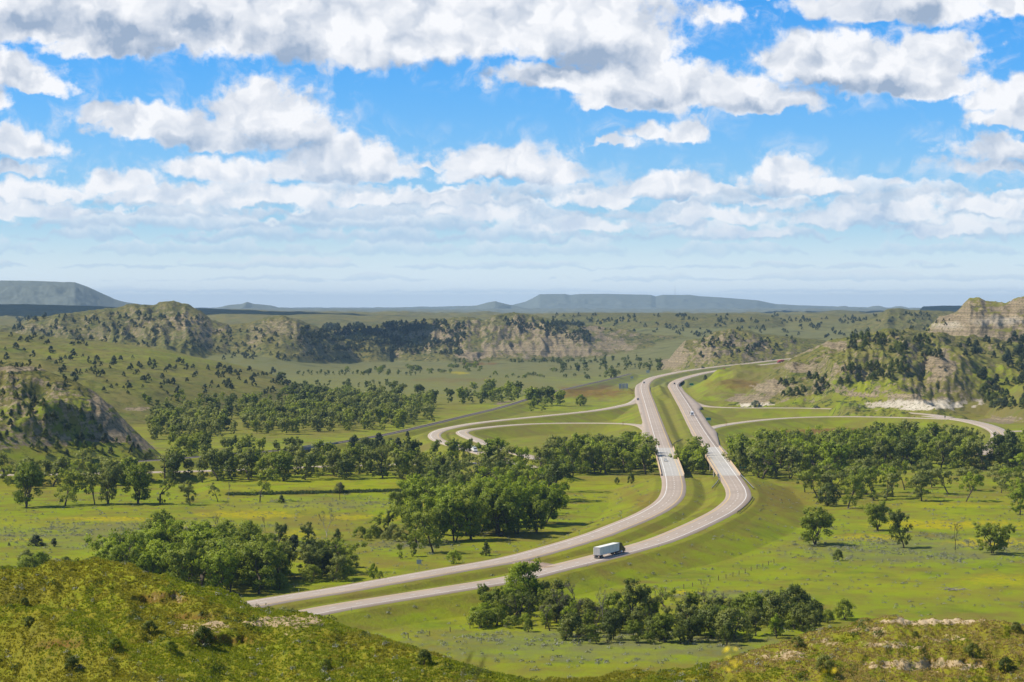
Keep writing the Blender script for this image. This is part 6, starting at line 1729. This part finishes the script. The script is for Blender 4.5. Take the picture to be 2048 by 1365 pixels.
def red_truck(label):
    e = empty('semi_truck', (0, 0, 0), 0, label, 'truck')
    mb = MB(); mb.prism([(0, 1.3), (.2, 3.2), (.9, 3.55), (8.6, 3.6), (9.2, 3.2), (9.2, 1.3)], -1.25, 1.25); mb.build('trailer', REDL, e)
    mb = MB(); mb.box(0, 12.6, -.45, .45, .7, 1.28); mb.build('chassis', DARKST, e)
    mb = MB(); mb.prism([(9.6, .9), (13.6, .9), (13.7, 1.7), (12.3, 2.0), (11.8, 2.9), (9.7, 3.3)], -1.2, 1.2); cb = mb.build('cab', REDP, e)
    mb = MB(); mb.add([(12.34, -1.0, 2.05), (12.34, 1.0, 2.05), (11.86, .98, 2.85), (11.86, -.98, 2.85)], [(0, 1, 2, 3)]); mb.build('windscreen', GLASS, cb)
    mb = MB(); mb.cyl((9.5, -.9, 1.6), (9.5, -.9, 3.9), .09, n=8); mb.build('exhaust_stack', CHROME, cb)
    for s in (-1, 1):
        mb = MB(); mb.box(13.6, 13.74, s * .85 - .15, s * .85 + .15, 1.1, 1.35); mb.build('headlight', LAMPW, cb)
    for x in (1.0, 2.3, 8.8, 10.1, 12.8):
        for y in (-1.05, 1.05): wheel(e, x, y, .5, .34)
    return e
t = red_truck('red truck coming round the hill on the right carriageway in the distance'); place(t, EAST, 725, 1.0, 'y', rev=True); 
def small_truck(label):
    e = empty('box_truck', (0, 0, 0), 0, label, 'truck')
    mb = MB(); mb.box(-4, 2.6, -1.2, 1.2, 1.0, 3.5, bev=.05); b = mb.build('cargo_box', WHITEP, e)
    mb = MB(); mb.box(-4.03, -4.0, -1.05, 1.05, 1.1, 3.3); mb.build('door', paint('door_grey', (.50, .49, .48), .5), b)
    mb = MB(); mb.prism([(2.8, .6), (5.0, .6), (5.05, 1.4), (4.3, 1.6), (3.9, 2.5), (2.8, 2.6)], -1.1, 1.1); cb = mb.build('cab', WHITEP, e)
    mb = MB(); mb.add([(4.33, -.95, 1.63), (4.33, .95, 1.63), (3.93, .92, 2.45), (3.93, -.92, 2.45)], [(0, 1, 2, 3)]); mb.build('windscreen', GLASS, cb)
    for x in (-2.6, 3.9):
        for y in (-1.0, 1.0): wheel(e, x, y, .45, .3)
    return e
place(small_truck('white box truck on the outer ramp behind the riverside trees'), RAMP_NW, 904, 1.6, 'y')

# ------------------------------------------------------------------ signs, mast, fences
SIGNG = paint('sign_green', (0.0, 0.16, 0.10), .5, .4, var=.05)
SIGNW = paint('sign_white', (0.75, 0.75, 0.75), .5, .4, var=.05)
SIGNB = paint('sign_back_aluminium', (0.42, 0.46, 0.47), .45, .4, .3, var=.15)
def sign(px, py_base, w, h, zc, mat, label, border=True, posts=2, name='road_sign', rz=0.0, lines=0, pm=None):
    p = hit(px, py_base, 600)
    e = empty(name, p, rz, label, 'sign')
    mb = MB(); mb.box(-w / 2, w / 2, -.03, .03, zc - h / 2, zc + h / 2); pn = mb.build('panel', mat, e)
    if border:
        mb = MB(); b = max(.06, h * .04)
        mb.box(-w / 2 + b, w / 2 - b, -.05, -.031, zc + h / 2 - 2 * b, zc + h / 2 - b); mb.box(-w / 2 + b, w / 2 - b, -.05, -.031, zc - h / 2 + b, zc - h / 2 + 2 * b)
        mb.box(-w / 2 + b, -w / 2 + 2 * b, -.05, -.031, zc - h / 2 + 2 * b, zc + h / 2 - 2 * b); mb.box(w / 2 - 2 * b, w / 2 - b, -.05, -.031, zc - h / 2 + 2 * b, zc + h / 2 - 2 * b)
        mb.build('border', SIGNW, pn)
    for k in range(posts):
        x = 0 if posts == 1 else (-.35 + .7 * k / (posts - 1)) * w
        mb = MB(); mb.box(x - .09, x + .09, .031, .2, -.5, zc + h / 2 - .05); mb.build('post', pm or GALV, e)
    return e
sign(1383, 775, 4.6, 2.4, 3.2, SIGNG, 'green guide sign on the grass inside the highway bend')
sign(1417, 846, 3.9, 2.2, 2.9, SIGNG, 'green exit sign in the gore between highway and right ramp')
sign(1484, 884, 4.2, 1.9, 3.4, SIGNG, 'green guide sign at the top edge of the right forest')
sign(1486, 944, 3.8, 1.4, 2.6, SIGNG, 'green sign beside the near end of the right bridge')
for k in range(3):
    p = hit(1240.5 + k * 6.4, 782, 600)
    e = empty('information_sign', p, 0.0, ['left panel of the grey information boards facing away beside the highway', 'middle panel of the grey information boards facing away beside the highway', 'right panel of the grey information boards facing away beside the highway'][k], 'sign', 'large information boards seen from behind')
    mb = MB(); mb.box(-1.45, 1.45, -.05, .05, 2.2, 7.6); pn = mb.build('panel', SIGNB, e)
    for x in (-.8, .8):
        mb = MB(); mb.box(x - .12, x + .12, -.2, -.052, -.5, 7.3); mb.build('post', GALV, e)
sign(1264, 762, 3.6, 2.8, 4.2, SIGNB, 'small grey sign board seen from behind, second from the interchange', False)
sign(1296, 750, 4.6, 3.4, 4.4, SIGNB, 'grey sign board seen from behind near the rocky spur', False, 3)
sign(1276, 806, 1.9, 1.9, 3.4, paint('sign_back_dark', (.20, .21, .23), .5, .4), 'dark square sign at the start of the upper left ramp', False)
sign(838, 1142, 1.7, 1.5, 3.2, paint('sign_grey', (.30, .36, .42), .5, .4), 'small grey sign on a post left of the left carriageway', False, 1)
sign(1890, 842, 1.0, 1.4, 3.2, paint('sign_back_dark', (.20, .21, .23), .5, .4), 'narrow dark sign where the right ramps join', False, 1)
for px_, py_, lb in ((1246, 851, 'slim dark marker post beside the inner left ramp'), (1282, 832, 'slim dark marker post on the mown strip left of the highway'), (1452, 853, 'slim red marker post beside the lower right ramp'), (1400, 828, 'slim marker post right of the camper trailer')):
    p = hit(px_, py_, 600); e = empty('marker_post', p, 0, lb, 'marker post')
    mb = MB(); mb.box(-.12, .12, -.05, .05, -.4, 2.6); mb.build('post', DARKST if '1452' not in str(px_) else REDP, e)
    mb = MB(); mb.box(-.28, .28, -.08, -.052, 2.0, 2.6); mb.build('plate', ORANGE, e)
# mast on the mesa
p = at_d(1350, 590, 17050)
e = empty('radio_mast', p, 0, 'thin lattice radio mast standing on the long blue mesa', 'mast')
mb = MB()
for k in range(3):
    a = k * 2.094; mb.cyl((2.2 * math.cos(a), 2.2 * math.sin(a), -6), (1.0 * math.cos(a), 1.0 * math.sin(a), 70), .5, .3, n=6)
for z in range(0, 68, 6):
    for k in range(3):
        a, b = k * 2.094, (k + 1) * 2.094; r = 2.2 - z * .017; r2 = 2.2 - (z + 6) * .017
        mb.cyl((r * math.cos(a), r * math.sin(a), z), (r2 * math.cos(b), r2 * math.sin(b), z + 6), .22, n=5)
mb.build('lattice', GALV, e)
mb = MB(); mb.cyl((0, 0, 68), (0, 0, 78), .5, .3, n=6); mb.build('antenna', GALV, e)
# fences
def fence(pts_px, label, gap=6.0, h=1.5, maxn=95):
    P = [hit(x, y, 450) for x, y in pts_px]
    Q = smooth_path(P, gap)[:maxn]
    o0 = (Q[0, 0], Q[0, 1], float(hgrid(Q[0, 0], Q[0, 1])[0]))
    e = empty('fence', o0, 0, label, 'fence')
    zs = hgrid(Q[:, 0], Q[:, 1])
    proto = MB().box(-.09, .09, -.09, .09, -.5, h).mesh('post', [WOOD])
    for i in range(len(Q)):
        o = bpy.data.objects.new('post', proto); COL.objects.link(o); o.parent = e
        o.location = (Q[i, 0] - o0[0], Q[i, 1] - o0[1], zs[i] - o0[2]); o.rotation_euler = (random.uniform(-.04, .04), random.uniform(-.06, .06), random.uniform(0, 1)); o.scale = (1, 1, random.uniform(.85, 1.15))
    L = np.stack([Q[:, 0] - o0[0], Q[:, 1] - o0[1], zs - o0[2]], 1)
    for z in (.45, .85, 1.25):
        wall_strip('wire', L, 0, .015, z, z + .015, GALV, e)
fence([(1310, 1192), (1345, 1184), (1400, 1170), (1450, 1158), (1500, 1143), (1548, 1127)], 'wire fence with many thin posts on the slope below the highway')
fence([(770, 1284), (830, 1276), (880, 1268), (940, 1258), (1000, 1248), (1060, 1240)], 'wire fence with sparse posts in front of the thicket, left part', 7)
fence([(560, 1000), (640, 1001), (720, 999), (820, 1001)], 'low wire fence along the creek bank in the left meadow', 9, 1.2)
# fallen grey branches in the right meadow
p = hit(1905, 1182, 500)
e = empty('fallen_branches', p, 0, 'heap of bleached fallen branches lying in the right meadow', 'dead branches')
rd = random.Random(5)
for k in range(9):
    mb = MB(); a = rd.uniform(-.5, .5) + (math.pi if k % 3 == 0 else 0); l = rd.uniform(2.5, 6.5); x0 = rd.uniform(-2.5, 2.5); y0 = rd.uniform(-1.5, 1.5)
    limb(mb, [(x0, y0, .2), (x0 + l * .4 * math.cos(a), y0 + l * .4 * math.sin(a), rd.uniform(.3, 1.0)), (x0 + l * math.cos(a), y0 + l * math.sin(a), rd.uniform(.1, 1.3))], .16, .04, 6)
    mb.build('branch', BARK_PALE, e)

# yellow flower heads and dry stalks close to the viewpoint, thrown out of focus by the long lens
FLY = paint('yellow_petals', (0.72, 0.56, 0.01), .6, .2, var=.1)
STALK = paint('dry_stalk', (0.30, 0.26, 0.09), .8, .1)
def near_plant(px, py, D, flower, label, seed):
    x, y, z = at_d(px, py, D); g = float(hgrid(x, y)[0]); h = z - g
    e = empty('wildflower' if flower else 'grass_stalk', (x, y, g), 0, label, 'flower' if flower else 'grass stalk')
    rd = random.Random(seed); mb = MB(); lx = rd.uniform(.05, .25)
    limb(mb, [(-lx, 0, 0), (-lx * .6, .01, h * .4), (-lx * .15, 0, h * .85), (0, 0, h)], .004, .0018, 6); mb.build('stem', STALK, e)
    mb = MB()
    if flower:
        for k in range(16):
            a = rd.uniform(0, 6.28); zz = rd.uniform(-.03, .035); r = .018 * (1 - abs(zz) * 10)
            c = Vector((math.cos(a) * r + zz * .5, math.sin(a) * r, h + zz)); u = Vector((rd.gauss(0, 1), rd.gauss(0, 1), rd.gauss(0, 1))).normalized(); w = u.orthogonal().normalized(); s_ = .007
            mb.add([c - u * s_, c - w * s_ * .6, c + u * s_, c + w * s_ * .6], [(0, 1, 2, 3)])
        mb.build('flower_head', FLY, e)
    else:
        for k in range(22):
            f = k / 22; c = Vector((f * .03, 0, h - .02 + f * .07)); a = k * 2.4; u = Vector((math.cos(a) * .6, math.sin(a) * .6, 1)).normalized(); w = u.orthogonal().normalized()
            mb.add([c, c + u * .008 - w * .0025, c + u * .018, c + u * .008 + w * .0025], [(0, 1, 2, 3)])
        mb.build('seed_head', STALK, e)
near_plant(1452, 1318, 6.0, True, 'blurred yellow flower at the bottom right of centre', 1)
near_plant(1472, 1330, 6.4, True, 'second yellow flower just right of the blurred one', 2)
near_plant(1650, 1360, 6.0, True, 'yellow flower peeping up at the bottom edge', 3)
near_plant(925, 1340, 6.5, False, 'dry grass head leaning in from the bottom edge, left of centre', 4)
near_plant(950, 1352, 6.2, False, 'second dry grass head at the bottom edge, left of centre', 5)

# delineator posts along the outer shoulders
pm_ = MB().box(-.06, .06, -.03, .03, -.4, 1.15).mesh('post', [GALV]); pr_ = MB().box(-.07, .07, -.05, -.031, .95, 1.12).mesh('reflector', [WHITEP])
for path, off, nm in ((WEST, -7.4, 'left'), (EAST, 7.6, 'right')):
    s_ = np.concatenate([[0], np.cumsum(np.linalg.norm(np.diff(path[:, :2], axis=0), axis=1))]); d, nrm = frame(path); px, py = rows_of(path); n = 0
    for a in np.arange(20, s_[-1] - 20, 62):
        k = int(np.searchsorted(s_, a))
        if 885 < py[k] < 962 or py[k] < 735: continue
        n += 1; x, y = path[k, 0] + nrm[k, 0] * off, path[k, 1] + nrm[k, 1] * off
        e = empty('delineator_post', (x, y, float(hgrid(x, y)[0])), 0, 'slim delineator post, %s counted from the near end of the %s carriageway shoulder' % (ORD(n), nm), 'marker post', 'delineator posts along the highway')
        for nm_, me_ in (('post', pm_), ('reflector', pr_)):
            o = bpy.data.objects.new(nm_, me_); COL.objects.link(o); o.parent = e
# ------------------------------------------------------------------ clouds overhead that shade parts of the land, and the haze
CLOUDM = paint('cloud_white', (0.9, 0.9, 0.9), 1.0, 0.0, var=0)
def cloud(cx, cy, rx, ry, alt, label, seed, tall=.16):
    """a flat based heap of cloud; its shadow falls at (cx, cy)"""
    k = alt / math.tan(R(SUN_EL))
    x0 = cx + math.sin(R(SUN_AZ)) * k; y0 = cy + math.cos(R(SUN_AZ)) * k
    nu, nv = 72, 36
    u = np.linspace(0, 2 * np.pi, nu, endpoint=False); v = np.linspace(0, np.pi, nv)
    U, V = np.meshgrid(u, v)
    dx, dy, dz = np.cos(U) * np.sin(V), np.sin(U) * np.sin(V), np.cos(V)
    n = 1 + .38 * fbm(dx * 2.2 + seed, dy * 2.2, 4, seed) + .20 * ridged(dx * 5, dy * 5 + dz * 3, 3, seed + 1)
    xx, yy, zz = dx * rx * n, dy * ry * n, np.where(dz > 0, dz * n * 1.0, dz * .25) * min(rx, ry) * tall * 3
    vs = np.stack([xx, yy, zz], -1).reshape(-1, 3)
    ids = np.arange(nu * nv).reshape(nv, nu)
    q = np.stack([ids[:-1, :], np.roll(ids, -1, 1)[:-1, :], np.roll(ids, -1, 1)[1:, :], ids[1:, :]], -1).reshape(-1, 4)[:, ::-1]
    me = np_mesh('cloud', vs, q); me.materials.append(CLOUDM)
    o = link('cloud', me); o.location = (x0, y0, alt)
    tag(o, label, 'cloud', kind='structure')
cloud(-700, 6300, 420, 300, 1700, 'cloud whose shadow lies on the far left plain', 5)
cloud(-1500, 7300, 900, 500, 1700, 'cloud whose shadow lies on the left swell', 6)
cloud(1800, 8900, 700, 600, 1900, 'cloud whose shadow lies on the low right mesa', 7)

cloud(-255, 3960, 150, 110, 1500, 'small unseen cloud added to darken the wooded ridge', 3)  # invented cloud out of view, added only to shade this ridge

hb = MB(); hb.box(-26000, 26000, -300, 36000, -40, 286)
hz = hb.mesh('haze')
m, t, out = new_mat('haze_air')
pv = t.node('ShaderNodeVolumePrincipled')
pv.inputs['Color'].default_value = (0.46, 0.71, 1.0, 1)
pv.inputs['Density'].default_value = HAZE
pv.inputs['Anisotropy'].default_value = 0.0
t.l.new(pv.outputs[0], out.inputs['Volume'])
hz.materials.append(m)
o = bpy.data.objects.new('haze', hz); COL.objects.link(o)
tag(o, 'thin blue haze of the summer air', 'haze', kind='stuff')
